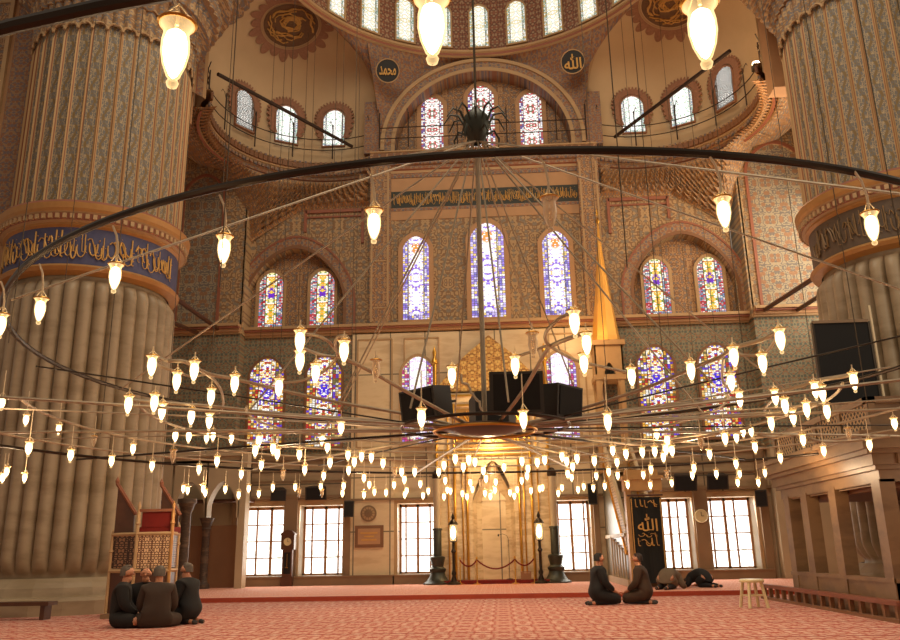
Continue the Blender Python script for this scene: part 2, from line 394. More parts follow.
# glass lamps and arms of the chandelier, metres in the hall
FAR=[(-5.884, 12.196, 2.713, 1), (-5.781, 12.67, 2.949, 1), (-5.643, 13.12, 2.723, 1), (-4.657, 11.545, 2.975, 1), (-4.659, 11.52, 2.685, 0), (-4.609, 11.937, 3.016, 1), (-4.505, 12.407, 3.067, 1), (-4.46, 12.557, 3.114, 1), (-4.417, 12.688, 2.725, 1), (-5.209, 14.072, 2.745, 1), (-6.698, 17.249, 2.677, 1), (-6.629, 17.323, 2.646, 1), (-6.387, 17.568, 2.693, 1), (-6.345, 17.609, 2.604, 1), (-4.304, 12.977, 3.115, 1), (-3.367, 11.343, 2.84, 1), (-3.37, 11.213, 2.693, 1), (-3.974, 13.604, 2.744, 1), (-3.301, 11.859, 2.796, 1), (-3.27, 11.993, 2.733, 1), (-3.074, 12.543, 2.78, 1), (-3.406, 14.327, 2.721, 1), (-4.695, 14.828, 2.718, 1), (-4.093, 15.472, 2.75, 0), (-6.012, 17.914, 2.697, 1), (-5.771, 18.117, 2.582, 1), (-5.595, 18.255, 2.726, 1), (-5.404, 18.398, 2.615, 1), (-5.14, 18.583, 2.762, 1), (-4.694, 18.864, 2.788, 1), (-4.607, 18.915, 2.654, 0), (-2.026, 10.455, 2.865, 1), (-2.822, 12.99, 3.059, 1), (-2.754, 13.088, 2.952, 1), (-2.715, 13.14, 2.71, 1), (-3.424, 16.001, 2.762, 1), (-4.163, 19.154, 2.805, 1), (-4.132, 19.169, 2.661, 0), (-2.475, 13.42, 2.854, 1), (-2.385, 13.51, 2.752, 1), (-2.731, 14.9, 2.752, 1), (-2.28, 13.606, 2.847, 1), (-2.135, 13.726, 2.84, 1), (-1.955, 13.856, 2.756, 1), (-3.361, 17.765, 2.7, 1), (-3.689, 19.375, 2.659, 1), (-2.698, 16.42, 2.743, 1), (-2.838, 17.995, 2.734, 1), (-2.974, 19.647, 2.692, 1), (-3.209, 19.565, 2.622, 1), (-2.707, 19.731, 2.676, 1), (-2.317, 18.177, 2.73, 1), (-1.943, 15.336, 2.745, 0), (-1.819, 15.387, 2.747, 1), (-1.921, 16.729, 2.717, 1), (-1.581, 15.473, 2.749, 1), (-2.225, 19.86, 2.721, 1), (-2.272, 19.848, 2.627, 1), (-1.749, 18.327, 2.751, 1), (-1.84, 19.942, 2.601, 1), (-1.713, 19.965, 2.71, 1), (-0.689, 13.132, 2.721, 1), (-0.949, 14.304, 2.743, 1), (-1.137, 15.595, 2.751, 1), (-0.616, 14.369, 2.713, 1), (-0.476, 13.176, 2.705, 1), (-0.411, 14.391, 2.797, 1), (-0.295, 15.698, 2.765, 1), (-0.268, 16.999, 2.723, 1), (-1.199, 18.427, 2.819, 1), (-1.258, 20.033, 2.729, 1), (-1.184, 20.042, 2.704, 1), (-1.34, 20.023, 2.572, 1), (-0.644, 18.485, 2.768, 1), (-0.653, 20.087, 2.737, 1), (-0.896, 20.07, 2.639, 1), (-0.787, 20.079, 2.564, 1), (-0.406, 18.496, 2.757, 0), (-0.078, 18.499, 2.772, 1), (-0.108, 20.1, 2.709, 1), (-0.351, 20.098, 2.636, 1), (-0.223, 20.1, 2.563, 1), (0.1, 15.692, 2.82, 1), (0.251, 20.09, 2.637, 1), (0.352, 20.085, 2.557, 1), (0.43, 20.08, 2.706, 1), (0.407, 14.347, 2.785, 1), (0.551, 15.642, 2.778, 1), (0.571, 16.952, 2.755, 1), (0.5, 18.469, 2.785, 1), (0.668, 14.288, 2.754, 1), (0.795, 14.251, 2.788, 1), (0.756, 20.052, 2.671, 1), (0.965, 20.027, 2.712, 1), (1.031, 20.019, 2.734, 1), (1.087, 14.143, 2.826, 1), (1.159, 14.111, 2.743, 1), (1.373, 15.427, 2.776, 1), (1.328, 14.028, 2.774, 1), (1.385, 16.788, 2.763, 1), (1.589, 18.285, 2.813, 1), (1.492, 19.943, 2.718, 1), (1.399, 19.961, 2.59, 1), (1.862, 19.865, 2.66, 1), (1.997, 19.832, 2.723, 1), (2.214, 19.775, 2.683, 1), (1.598, 13.867, 2.712, 1), (2.111, 18.134, 2.823, 1), (2.474, 19.698, 2.712, 1), (2.17, 16.507, 2.759, 1), (1.885, 13.653, 2.852, 1), (2.141, 15.061, 2.799, 1), (2.55, 17.974, 2.808, 1), (2.071, 13.484, 2.774, 1), (2.293, 13.243, 2.768, 1), (2.451, 13.037, 2.752, 1), (2.493, 12.974, 3.018, 1), (2.609, 12.786, 2.886, 1), (2.586, 12.826, 2.759, 1), (2.869, 14.519, 2.815, 1), (2.651, 12.71, 2.723, 1), (2.927, 12.005, 2.748, 0), (3.49, 13.818, 2.771, 1), (2.928, 16.104, 2.751, 1), (3.056, 17.749, 2.79, 1), (3.504, 17.508, 2.765, 0), (3.469, 19.322, 2.685, 1), (2.984, 19.522, 2.717, 1), (3.913, 19.108, 2.71, 1), (3.625, 15.586, 2.71, 1), (3.957, 17.221, 2.717, 1), (4.367, 16.919, 2.707, 1), (3.029, 11.107, 2.685, 1), (3.808, 13.305, 2.977, 1), (3.88, 13.161, 3.045, 1), (3.958, 12.991, 3.025, 1), (3.974, 12.954, 2.772, 1), (4.229, 14.98, 2.714, 1), (5.217, 18.285, 2.81, 1), (5.165, 18.324, 2.628, 1), (5.519, 18.044, 2.598, 1), (5.647, 17.936, 2.79, 1), (4.769, 14.24, 2.727, 1), (4.291, 11.789, 2.725, 1), (5.186, 13.425, 2.74, 1), (5.384, 12.873, 2.935, 0), (5.49, 12.469, 2.71, 1), (5.596, 11.828, 2.927, 1), (-7.214, 12.031, 3.35, 1), (-7.232, 13.027, 3.35, 1), (-5.8, 9.808, 2.617, 1), (-7.34, 14.46, 3.35, 0), (-5.97, 11.142, 2.684, 1), (-8.621, 13.991, 2.778, 1), (-8.641, 13.929, 2.67, 1), (-8.494, 14.35, 2.702, 1), (-6.729, 10.608, 3.35, 1)]
ARM={'left upper looped arm': [(-3.402, 7.712, 3.12, 1.0), (-3.449, 8.477, 3.12, 1.0), (-3.077, 7.992, 3.12, 1.0), (-3.397, 9.413, 3.12, 1.0), (-2.882, 8.698, 3.12, 1.0), (-2.457, 8.962, 3.12, 1.0)], 'left lower arm': [(-4.212, 9.011, 2.98, 1.0), (-3.883, 8.951, 2.98, 1.0), (-4.028, 9.524, 2.98, 1.0), (-3.829, 9.955, 2.98, 1.0), (-3.726, 10.318, 2.98, 1.0)], 'looped arm left of the loudspeakers': [(-1.73, 6.942, 3.12, 1.0), (-1.91, 7.691, 3.12, 1.0), (-1.883, 8.272, 3.12, 1.0), (-1.411, 7.356, 3.12, 1.0), (-1.237, 8.2, 3.12, 0.0)], 'arm reaching over the loudspeakers': [(-0.808, 8.653, 2.68, 1.0), (-0.471, 8.611, 3.12, 1.0), (0.203, 8.207, 3.12, 1.0), (0.289, 8.98, 2.68, 1.0)], 'looped arm right of the loudspeakers': [(0.35, 7.298, 3.12, 0.0), (0.672, 6.611, 3.12, 1.0), (0.904, 8.2, 3.12, 1.0), (0.848, 7.362, 3.12, 1.0), (1.25, 9.291, 2.68, 1.0), (1.497, 8.928, 3.12, 1.0)], 'right upper looped arm': [(2.095, 8.714, 3.12, 1.0), (2.707, 9.415, 3.12, 1.0), (2.38, 8.084, 3.12, 1.0), (3.125, 10.58, 3.12, 1.0), (2.767, 8.436, 3.12, 1.0), (2.623, 7.432, 3.12, 1.0)], 'right long arm': [(3.551, 10.51, 3.12, 1.0), (3.888, 10.061, 3.12, 1.0), (4.075, 10.334, 3.12, 1.0), (4.152, 9.573, 3.12, 1.0)], 'right lower looped arm': [(3.906, 11.865, 2.98, 1.0), (3.603, 10.348, 2.98, 1.0), (4.029, 11.322, 2.98, 1.0), (3.989, 10.69, 2.98, 1.0), (4.322, 10.895, 2.98, 1.0)]}
RINGA=[(-4.584, 7.051, 3.4, 1.0), (-3.974, 6.63, 3.4, 1.0), (-2.934, 5.847, 3.4, 1.0), (-1.909, 5.362, 3.4, 1.0), (-0.776, 5.012, 3.4, 1.0), (0.386, 4.928, 3.4, 0.0), (1.526, 5.042, 3.4, 1.0), (2.621, 5.394, 3.4, 1.0)]
RINGB=[(-1.008, 2.258, 2.88, 1.0), (-0.163, 2.198, 2.88, 1.0), (0.696, 2.296, 2.88, 1.0)]
PIPES={'pipe_a': [(-3.475, 8.266, 3.3), (-3.306, 8.337, 3.3), (-3.289, 8.902, 3.3), (-3.11, 9.208, 3.3), (-2.884, 9.662, 3.3), (-2.683, 10.083, 3.3), (-2.187, 10.961, 3.3), (-1.361, 11.331, 3.186), (-0.665, 11.433, 3.028)], 'loop_a': [(-3.475, 8.266, 3.3), (-3.523, 8.119, 3.3), (-3.621, 8.199, 3.3), (-3.652, 8.486, 3.3), (-3.59, 8.753, 3.3), (-3.524, 9.035, 3.3), (-3.307, 8.955, 3.3)], 'hook_a': [(-3.307, 8.955, 3.3), (-3.347, 9.41, 3.3), (-3.503, 10.096, 3.3), (-3.775, 10.948, 3.3), (-4.047, 11.586, 3.3), (-4.217, 11.648, 3.3)], 'pipe_b': [(-4.502, 9.609, 3.15), (-4.252, 9.789, 3.15), (-3.969, 9.977, 3.15), (-3.577, 10.265, 3.15), (-2.899, 10.941, 3.15), (-1.379, 11.474, 3.081), (-0.66, 11.337, 2.985)], 'pipe_c': [(-4.664, 11.463, 3.05), (-4.48, 11.598, 3.05), (-4.146, 11.659, 3.05), (-3.456, 11.784, 3.05), (-1.123, 11.778, 2.989)], 'loop_d': [(-1.832, 7.346, 3.3), (-1.681, 7.44, 3.3), (-1.621, 7.761, 3.3), (-1.651, 8.277, 3.3), (-1.807, 8.21, 3.3), (-1.942, 7.886, 3.3)], 'hook_d': [(-1.651, 8.277, 3.3), (-1.59, 7.806, 3.3), (-1.5, 7.501, 3.3), (-1.417, 7.473, 3.3), (-1.421, 7.706, 3.3)], 'pipe_d': [(-1.651, 8.277, 3.3), (-1.555, 8.574, 3.3), (-1.387, 8.909, 3.256), (-1.125, 9.366, 3.154), (-0.714, 10.157, 3.015), (-0.306, 11.143, 2.92)], 'branch_d': [(-2.626, 9.575, 3.3), (-2.348, 9.494, 3.3), (-2.12, 9.234, 3.3), (-1.916, 8.933, 3.3), (-1.651, 8.277, 3.3)], 'pipe_e': [(0.037, 10.739, 2.945), (0.321, 9.671, 3.135), (0.528, 8.429, 3.3), (0.592, 8.088, 3.3), (0.785, 7.751, 3.3), (0.885, 7.687, 3.3)], 'loop_e': [(0.703, 6.908, 3.3), (0.594, 7.087, 3.3), (0.514, 7.42, 3.3), (0.493, 7.752, 3.3), (0.551, 8.083, 3.3), (0.698, 8.451, 3.3), (0.876, 8.805, 3.3), (1.063, 9.031, 3.3), (1.604, 9.591, 3.3)], 'branch_e': [(0.551, 8.083, 3.3), (0.368, 8.363, 3.3), (0.214, 8.572, 3.3)], 'pipe_f': [(0.324, 11.648, 3.034), (0.905, 11.728, 3.161), (1.888, 10.7, 3.3), (2.334, 9.256, 3.3), (2.461, 8.873, 3.3), (2.502, 8.464, 3.3), (2.704, 8.112, 3.3), (2.751, 7.769, 3.3)], 'branch_f': [(2.499, 8.689, 3.3), (2.691, 8.808, 3.3), (2.847, 8.829, 3.3), (2.91, 8.79, 3.3), (2.867, 8.382, 3.3), (2.776, 7.847, 3.3)], 'loop_f': [(2.519, 8.929, 3.3), (2.784, 10.051, 3.3), (3.036, 10.733, 3.3), (3.251, 11.046, 3.3)], 'pipe_g': [(0.328, 11.843, 3.034), (1.566, 12.436, 3.287), (2.912, 11.762, 3.3), (3.458, 11.45, 3.3), (3.719, 11.189, 3.3), (3.932, 10.797, 3.3), (4.065, 10.422, 3.3), (4.329, 10.151, 3.3), (4.318, 9.915, 3.3)], 'pipe_h': [(0.324, 11.733, 2.989), (2.141, 12.338, 3.15), (2.997, 12.196, 3.15), (3.829, 11.968, 3.15), (4.083, 11.834, 3.15), (4.208, 11.274, 3.15), (4.474, 11.238, 3.15)], 'loop_h': [(3.915, 11.598, 3.3), (3.999, 12.187, 3.3), (4.203, 13.046, 3.3), (4.399, 13.38, 3.3), (4.56, 12.912, 3.3), (4.06, 11.621, 3.3)], 'pipe_i': [(0.035, 11.674, 2.931), (1.669, 13.505, 2.997), (2.431, 14.204, 3.0), (3.021, 13.787, 3.0), (3.418, 13.013, 3.0), (3.756, 12.319, 3.0)], 'pipe_j': [(4.089, 13.253, 3.0), (4.501, 13.569, 3.0), (4.771, 13.38, 3.0), (5.471, 14.26, 3.0), (6.011, 14.365, 3.0), (6.429, 13.809, 3.0)], 'pipe_k': [(-0.039, 11.991, 2.918), (0.515, 13.246, 2.912), (1.068, 14.3, 2.907), (1.195, 14.166, 2.906)]}
# ------------------------------------------------------------------ setting: floor, dais, walls
def struct(o, label=None): 
    o['kind'] = 'structure'
    if label: o['label'] = label
    return o
struct(MB().box(-24, 24, -8, 34, -.3, 0).build('floor', M['carpet']), 'red patterned carpet floor')
d = MB(); d.mat(0).box(-24, 24, 24.3, 33.6, 0.0, DAIS_Z); d.mat(1).box(-24, 24, 24.24, 24.32, 0.0, DAIS_Z+.005)
struct(d.build('trim_1', [M['dais'], M['riser']]), 'low carpeted dais step along the front wall')

def ux(u): return X0+u
# ground-level wall with six window openings
WIN = [(-10.36, -8.62), (-7.98, -6.24), (-4.06, -2.40), (1.92, 3.52), (5.98, 7.44), (8.06, 9.86)]
SILL, HEAD = .46, 3.16
mb = MB()
edges = [-24]+[e for w in WIN for e in w]+[24]
for i in range(0, len(edges), 2):
    a, b = edges[i], edges[i+1]
    mb.mat(1 if -6.3 < (a+b)/2 < 6 and b-a > 1 else 0).box(a, b, WY, WY+1.0, DAIS_Z-.1, HEAD)
for (a, b) in WIN: mb.mat(2).box(a, b, WY, WY+1.0, DAIS_Z-.1, SILL)
mb.mat(1).box(-24, 24, WY, WY+1.0, HEAD, 5.2)
struct(mb.build('wall_front', [M['stone'], M['marble'], M['stone2']]), 'marble clad front wall at ground level')
# window fittings
for i, (a, b) in enumerate(WIN):
    w = thing('window_%d' % (i+1), ['tall ground window left of the long-case clock', 'tall ground window right of the long-case clock', 'tall ground window left of the mihrab',
        'tall ground window right of the mihrab', 'tall ground window beside the black banner', 'tall ground window nearest the marble tribune'][i], 'window', ((a+b)/2, WY+.75, SILL), kind='structure')
    W, H = b-a, HEAD-SILL
    p = MB(); p.add([(-W/2,.06,0),(W/2,.06,0),(W/2,.06,H),(-W/2,.06,H)], [(0,1,2,3)], [(0,0),(1,0),(1,1),(0,1)])
    p.build('window_pane', M['day'], w)
    f = MB(); t = .035
    t = .055; f.box(-W/2, -W/2+t*1.4, -.03, .05, 0, H); f.box(W/2-t*1.4, W/2, -.03, .05, 0, H); f.box(-W/2, W/2, -.03, .05, 0, t*1.6); f.box(-W/2, W/2, -.03, .05, H-t*2, H)
    xs = [[.26,.6,.9],[.2,.52,.82],[.15,.44,.74],[.24,.56,.88],[.2,.5,.72],[.16,.45,.66]][i]
    for j, q in enumerate(xs): f.box(-W/2+W*q-(.05 if j == 1 else .032), -W/2+W*q+(.05 if j == 1 else .032), -.03, .05, 0, H)
    for q in (.26, .5, .74): f.box(-W/2, W/2, -.02, .04, H*q-.024, H*q+.024)
    f.build('window_frame', M['woodframe'], w)
    s = MB().box(-W/2-.06, W/2+.06, -.85, -.02, -.06, 0.02).build('window_sill', M['stone'], w)
    r = MB(); arch = [(-W/2-.0, 0), (-W/2-.0, H), (W/2, H), (W/2, 0)]
    oa = [(-W/2-.22, 0), (-W/2-.22, H+.22), (W/2+.22, H+.22), (W/2+.22, 0)]
    arch_band(r, arch, oa, -.82, -.75); r.build('window_surround', M['trim'], w)
# low bench under the windows
for n, (a, b) in enumerate([(-10.6, -4.2), (-4.15, -2.75), (2.3, 3.9), (5.9, 10.2)]):
    mb = MB(); mb.box(a, b, WY-.42, WY-.02, DAIS_Z, DAIS_Z+.30); mb.box(a-.02, b+.02, WY-.46, WY-.02, DAIS_Z+.30, DAIS_Z+.35)
    tag(mb.build('low_bench', M['stone2']), ['long low bench under the two left ground windows', 'short low bench under the window left of the mihrab',
        'short low bench under the window right of the mihrab', 'long low bench under the two right ground windows'][n], 'bench', 'low benches under the windows')

# marble cladding, pilasters, tile zone 5.2 - 10.2
mb = MB()
mb.mat(0).box(-24, ux(-5.7), WY, WY+1.4, 5.2, 10.2); mb.mat(1).box(ux(-5.7), ux(4.7), WY-.12, WY+1.4, 5.2, 10.2); mb.mat(0).box(ux(4.7), 24, WY, WY+1.4, 5.2, 10.2)
mb.mat(2).box(-10.6, ux(-5.7), WY-.1, WY, 3.5, 5.2); mb.mat(2).box(ux(5.3), 10.4, WY-.1, WY, 3.5, 5.2)
mb.mat(1).box(ux(-5.7), ux(-3.95), WY-.12, WY, DAIS_Z, 5.2); mb.mat(1).box(ux(-2.05), ux(2.05), WY-.05, WY, 3.2, 5.2)
struct(mb.build('wall_front', [M['tile'], M['marble'], M['marble_grey']]), 'tiled middle zone of the front wall')
mb = MB()
for a, b in [(-8.56, -8.04), (7.50, 8.00)]: mb.box(a, b, WY-.18, WY, DAIS_Z, 3.6)
for a, b in [(-6.14, -5.92), (3.62, 3.84), (9.98, 10.3), (-10.66, -10.44), (-2.36, -2.16)]: mb.box(a, b, WY-.26, WY, DAIS_Z, 5.2)
for z, t, pr in [(3.46, .1, .2), (4.1, .05, .15), (4.5, .05, .15), (4.95, .16, .26)]:
    mb.box(-10.7, ux(-5.7), WY-pr, WY, z, z+t); mb.box(ux(5.3), 10.5, WY-pr, WY, z, z+t)
for z, t, pr in [(3.3, .08, .2), (4.9, .1, .24)]: mb.box(ux(-5.72), ux(-2.6), WY-pr, WY, z, z+t); mb.box(ux(2.6), ux(4.6), WY-pr, WY, z, z+t)
struct(mb.build('trim_2', M['stone2']), 'stone pilasters and ledges at ground level')
# panel mouldings on the marble of the centre bay
mb = MB()
for c in (-5.0, -3.05, 2.95):
    for (a, b, z0, z1) in [(c-.72, c+.72, 5.4, 9.9)]:
        for x in (a, b): mb.box(x-.03, x+.03, WY-.16, WY-.12, z0, z1)
        for z in (z0, z1): mb.box(a, b, WY-.16, WY-.12, z-.03, z+.03)
struct(mb.build('trim_3', M['trim']), 'thin panel mouldings on the centre marble')

# main cornice at 10.2
mb = MB()
def cornice(mb, x0, x1, y, z, mats=(0, 1, 2)):
    for k, (dz0, dz1, pr) in enumerate([(0, .08, .12), (.08, .2, .22), (.2, .28, .34), (.28, .4, .40)]):
        mb.mat(mats[k % len(mats)]).box(x0, x1, y-pr, y+.05, z+dz0, z+dz1)
cornice(mb, -10.55, ux(-5.3), WY, 10.15); cornice(mb, ux(-5.3), ux(4.9), WY, 10.15); cornice(mb, ux(4.9), 10.45, WY, 10.15)
cornice(mb, -16, -10.6, WY-.6, 10.2); cornice(mb, 10.5, 16, WY-.6, 10.2)
struct(mb.build('trim_4', [M['trim'], M['salmon'], M['redline']]), 'moulded cornice running across the front wall')

# side blocks with tall arched panels
for s, nm in ((-1, 'wall_left'), (1, 'wall_right')):
    x0, x1 = (-16.0, -10.6) if s < 0 else (10.5, 16.0)
    mb = MB(); cx = -12.55 if s < 0 else 12.2; hw = .85 if s < 0 else 1.25
    ar = arch_pts(cx, hw, 10.6, 16.6, 17.5 if s < 0 else 17.9, 10, .3)
    mb.mat(0); arch_wall(mb, x0, x1, 10.6, 18.6, ar, WY-.6, .12)
    mb.mat(1); arch_face(mb, ar, WY-.5)
    mb.mat(2).box(x0, x1, WY-.6, WY+.4, 5.0, 10.2)
    q_ = -10.6 if s < 0 else 10.5; mb.mat(0).box(q_-.06, q_+.06, WY-.6, WY+.9, 10.2, 18.6)
    mb.mat(3).box(x0, x1, WY-.02 if s < 0 else WY-.6, WY+.4, DAIS_Z, 5.0)
    mb.mat(4)
    arch_band(mb, ar, arch_pts(cx, hw+.12, 10.6, 16.6, 17.62 if s < 0 else 18.05, 10, .3), WY-.66, WY-.6)
    struct(mb.build(nm, [M['wall'], M['block'], M['tile'], M['stone'], M['redline']]), 'projecting side block of the front wall, tall tiled arched panel')
    if s > 0:
        # round tiled roundels in the panel
        r = MB()
        for z in (12.3, 14.6, 16.8): r.lathe([(0, .0), (.75, 0), (.82, .03), (.9, 0)], 24, (0, 0, 0))
        # kept on the wall as a pattern only

# ------------------------------------------------------------------ front wall above the cornice
mb = MB()
# side bays: lunette recess
def bay(mb, s):
    cx = ux(s*8.3); xa, xb = sorted((ux(s*5.0), ux(s*10.35)))
    ar = arch_pts(cx, 2.15, 10.55, 11.7, 14.15, 14, .25)
    mb.mat(0); arch_wall(mb, xa, xb, 10.55, 16.05, ar, WY, .55)
    mb.mat(1); arch_face(mb, ar, WY+.55)
    mb.mat(2); arch_band(mb, ar, arch_pts(cx, 2.27, 10.55, 11.7, 14.3, 14, .25), WY-.06, WY)
    mb.mat(3); arch_band(mb, arch_pts(cx, 2.27, 10.55, 11.7, 14.3, 14, .25), arch_pts(cx, 2.6, 10.55, 11.7, 14.66, 14, .25), WY-.04, WY)
    mb.mat(4); arch_band(mb, arch_pts(cx, 2.6, 10.55, 11.7, 14.66, 14, .25), arch_pts(cx, 2.68, 10.55, 11.7, 14.75, 14, .25), WY-.07, WY)
for s in (-1, 1): bay(mb, s)
# framed corner panels over the lunettes
for s in (-1, 1):
    a, b = sorted((ux(s*5.35), ux(s*7.9)))
    mb.mat(4)
    mb.box(a, b, WY-.09, WY, 15.78, 15.92); mb.box(a, b, WY-.07, WY, 15.55, 15.62)
    q = ux(s*5.35); mb.box(q-.06, q+.06, WY-.09, WY, 14.3, 15.9)
    q = ux(s*7.9); mb.box(q-.06, q+.06, WY-.09, WY, 14.9, 15.9)
# centre bay
mb.mat(0).box(ux(-4.1), ux(4.1), WY, WY+1, 10.55, 15.75)
mb.mat(5).box(ux(-4.1), ux(4.1), WY-.03, WY, 15.3, 15.75)
mb.mat(5).box(ux(-4.1), ux(4.1), WY-.03, WY+1, 16.62, 17.5)
mb.mat(3).box(ux(-4.1), ux(4.1), WY-.08, WY, 17.3, 17.5)
mb.mat(3).box(ux(-4.15), ux(4.15), WY-.05, WY, 15.72, 15.86)
struct(mb.build('wall_front', [M['wall'], M['wall_red'], M['darktrim'], M['soffit'], M['redline'], M['salmon']]), 'painted upper front wall with two lunettes')
# pilasters between the bays
mb = MB()
for s in (-1, 1):
    a, b = sorted((ux(s*4.1), ux(s*5.0))); mb.mat(0).box(a, b, WY-.3, WY+.6, 10.55, 18.0)
    for q in (a+.1, b-.1): mb.mat(1).box(q-.04, q+.04, WY-.34, WY-.3, 10.6, 17.6)
    e0, e1 = sorted((ux(s*4.95), ux(s*5.6))); mb.mat(0).box(e0, e1, WY+.35, WY+1.2, 15.9, 18.5)
    for k in range(3):
        arr = 11.2+k*2.1
        mb.mat(1).box(a+.18, b-.18, WY-.33, WY-.3, arr, arr+.05)
struct(mb.build('trim_5', [M['wall_red'], M['trim']]), 'painted pilasters beside the centre bay')
# calligraphic frieze
fr = thing('inscription_frieze', 'long dark green frieze with gold lettering high on the centre wall', 'inscription', (X0, WY-.02, 16.25))
MB().box(-4.1, 4.1, -.02, .1, -.4, .4).build('panel', M['greenpanel'] if 'greenpanel' in M else plain('dark_green_ground', (38,40,28), .6, 0, .2), fr)

def scribble(mb, x0, x1, z0, z1, y, n, r, seed, curve=None):
    """ornamental thuluth-like strokes: tall verticals, bowls and dots"""
    R = random.Random(seed); H = z1-z0; x = x0
    def P(a, b): return curve(a, b) if curve else (a, y, b)
    dx = (x1-x0)/n
    for i in range(n):
        k = R.random(); b = z0+H*R.uniform(.1, .35); w = dx*R.uniform(.9, 1.6)
        if k < .4: pts = [P(x+w*.2, z0+H*R.uniform(.85, 1)), P(x+w*.24, b+H*.25), P(x+w*.3, b), P(x+w*.6, b-H*.03)]
        elif k < .75:
            pts = [P(x+w*(.5+.5*cos(a)), b+H*.24+H*.3*sin(a)) for a in [pi*(.9+.15*j) for j in range(9)]]
        else: pts = [P(x+w*1.3*t, z0+H*(.55+.25*sin(t*pi*1.4+R.random()))) for t in [j/6 for j in range(7)]]
        mb.tube(pts, r*R.uniform(.7, 1.15), 5)
        if R.random() < .5:
            q = P(x+w*.5, z0+H*R.uniform(.5, .95)); mb.lathe([(0, -r), (r*1.2, 0), (0, r)], 5, q)
        x += dx
s = MB(); scribble(s, -4.0, 4.0, -.33, .33, -.03, 96, .015, 3); scribble(s, -4.0, 4.0, -.3, .3, -.03, 70, .012, 4)
s.build('lettering', M['goldpaint'], fr)

# gallery front in the centre and upper lunette wall
mb = MB()
GY = WY
def gal_profile():
    return [(0.0, 17.45), (.1, 17.5), (.12, 17.62), (.2, 17.66), (.22, 17.8), (.3, 17.82), (.34, 17.98), (.42, 18.02), (.42, 18.06), (.38, 18.1), (.38, 18.38), (.44, 18.41), (.44, 18.46), (.1, 18.46)]
# central straight part
pr = gal_profile(); pm = [5, 4, 5, 3, 6, 3, 4, 4, 5, 0, 4, 4, 5]
for i in range(len(pr)-1):
    (d0, z0), (d1, z1) = pr[i], pr[i+1]
    mb.mat(pm[i]); mb.add([(ux(-5.0), GY-d0, z0), (ux(5.0), GY-d0, z0), (ux(5.0), GY-d1, z1), (ux(-5.0), GY-d1, z1)], [(0,1,2,3)])
# square studs and teeth
for i in range(44):
    x = ux(-4.9+9.8*(i+.5)/44)
    mb.mat(3).box(x-.07, x+.07, GY-.36, GY-.28, 17.84, 17.96)
for i in range(30):
    x = ux(-4.9+9.8*(i+.5)/30); mb.mat(6).box(x-.11, x+.11, GY-.43, GY-.36, 18.12, 18.36)
mb.mat(0).box(ux(-5.0), ux(5.0), GY, GY+1.5, 17.5, 18.46)
# lunette
lar = arch_pts(X0, 3.95, 18.4, 18.9, 22.55, 18)
mb.mat(0); arch_face(mb, lar, WY+.9)
mb.mat(3); mb.strip([(p[0], WY, p[1]) for p in lar], [(p[0], WY+.9, p[1]) for p in lar])
mb.mat(1); arch_band(mb, lar, arch_pts(X0, 4.12, 18.7, 18.9, 22.72, 18), WY-.05, WY)
mb.mat(3); arch_band(mb, arch_pts(X0, 4.12, 18.7, 18.9, 22.72, 18), arch_pts(X0, 4.42, 18.7, 18.9, 23.0, 18), WY-.02, WY)
mb.mat(4); arch_band(mb, arch_pts(X0, 4.42, 18.7, 18.9, 23.0, 18), arch_pts(X0, 4.6, 18.7, 18.9, 23.16, 18), WY-.1, WY)
struct(mb.build('wall_front', [M['wall_red'], M['trim'], M['trim'], M['soffit'], M['trim'], M['redline'], M['darktrim']]), 'centre gallery front and the arched lunette wall above it')

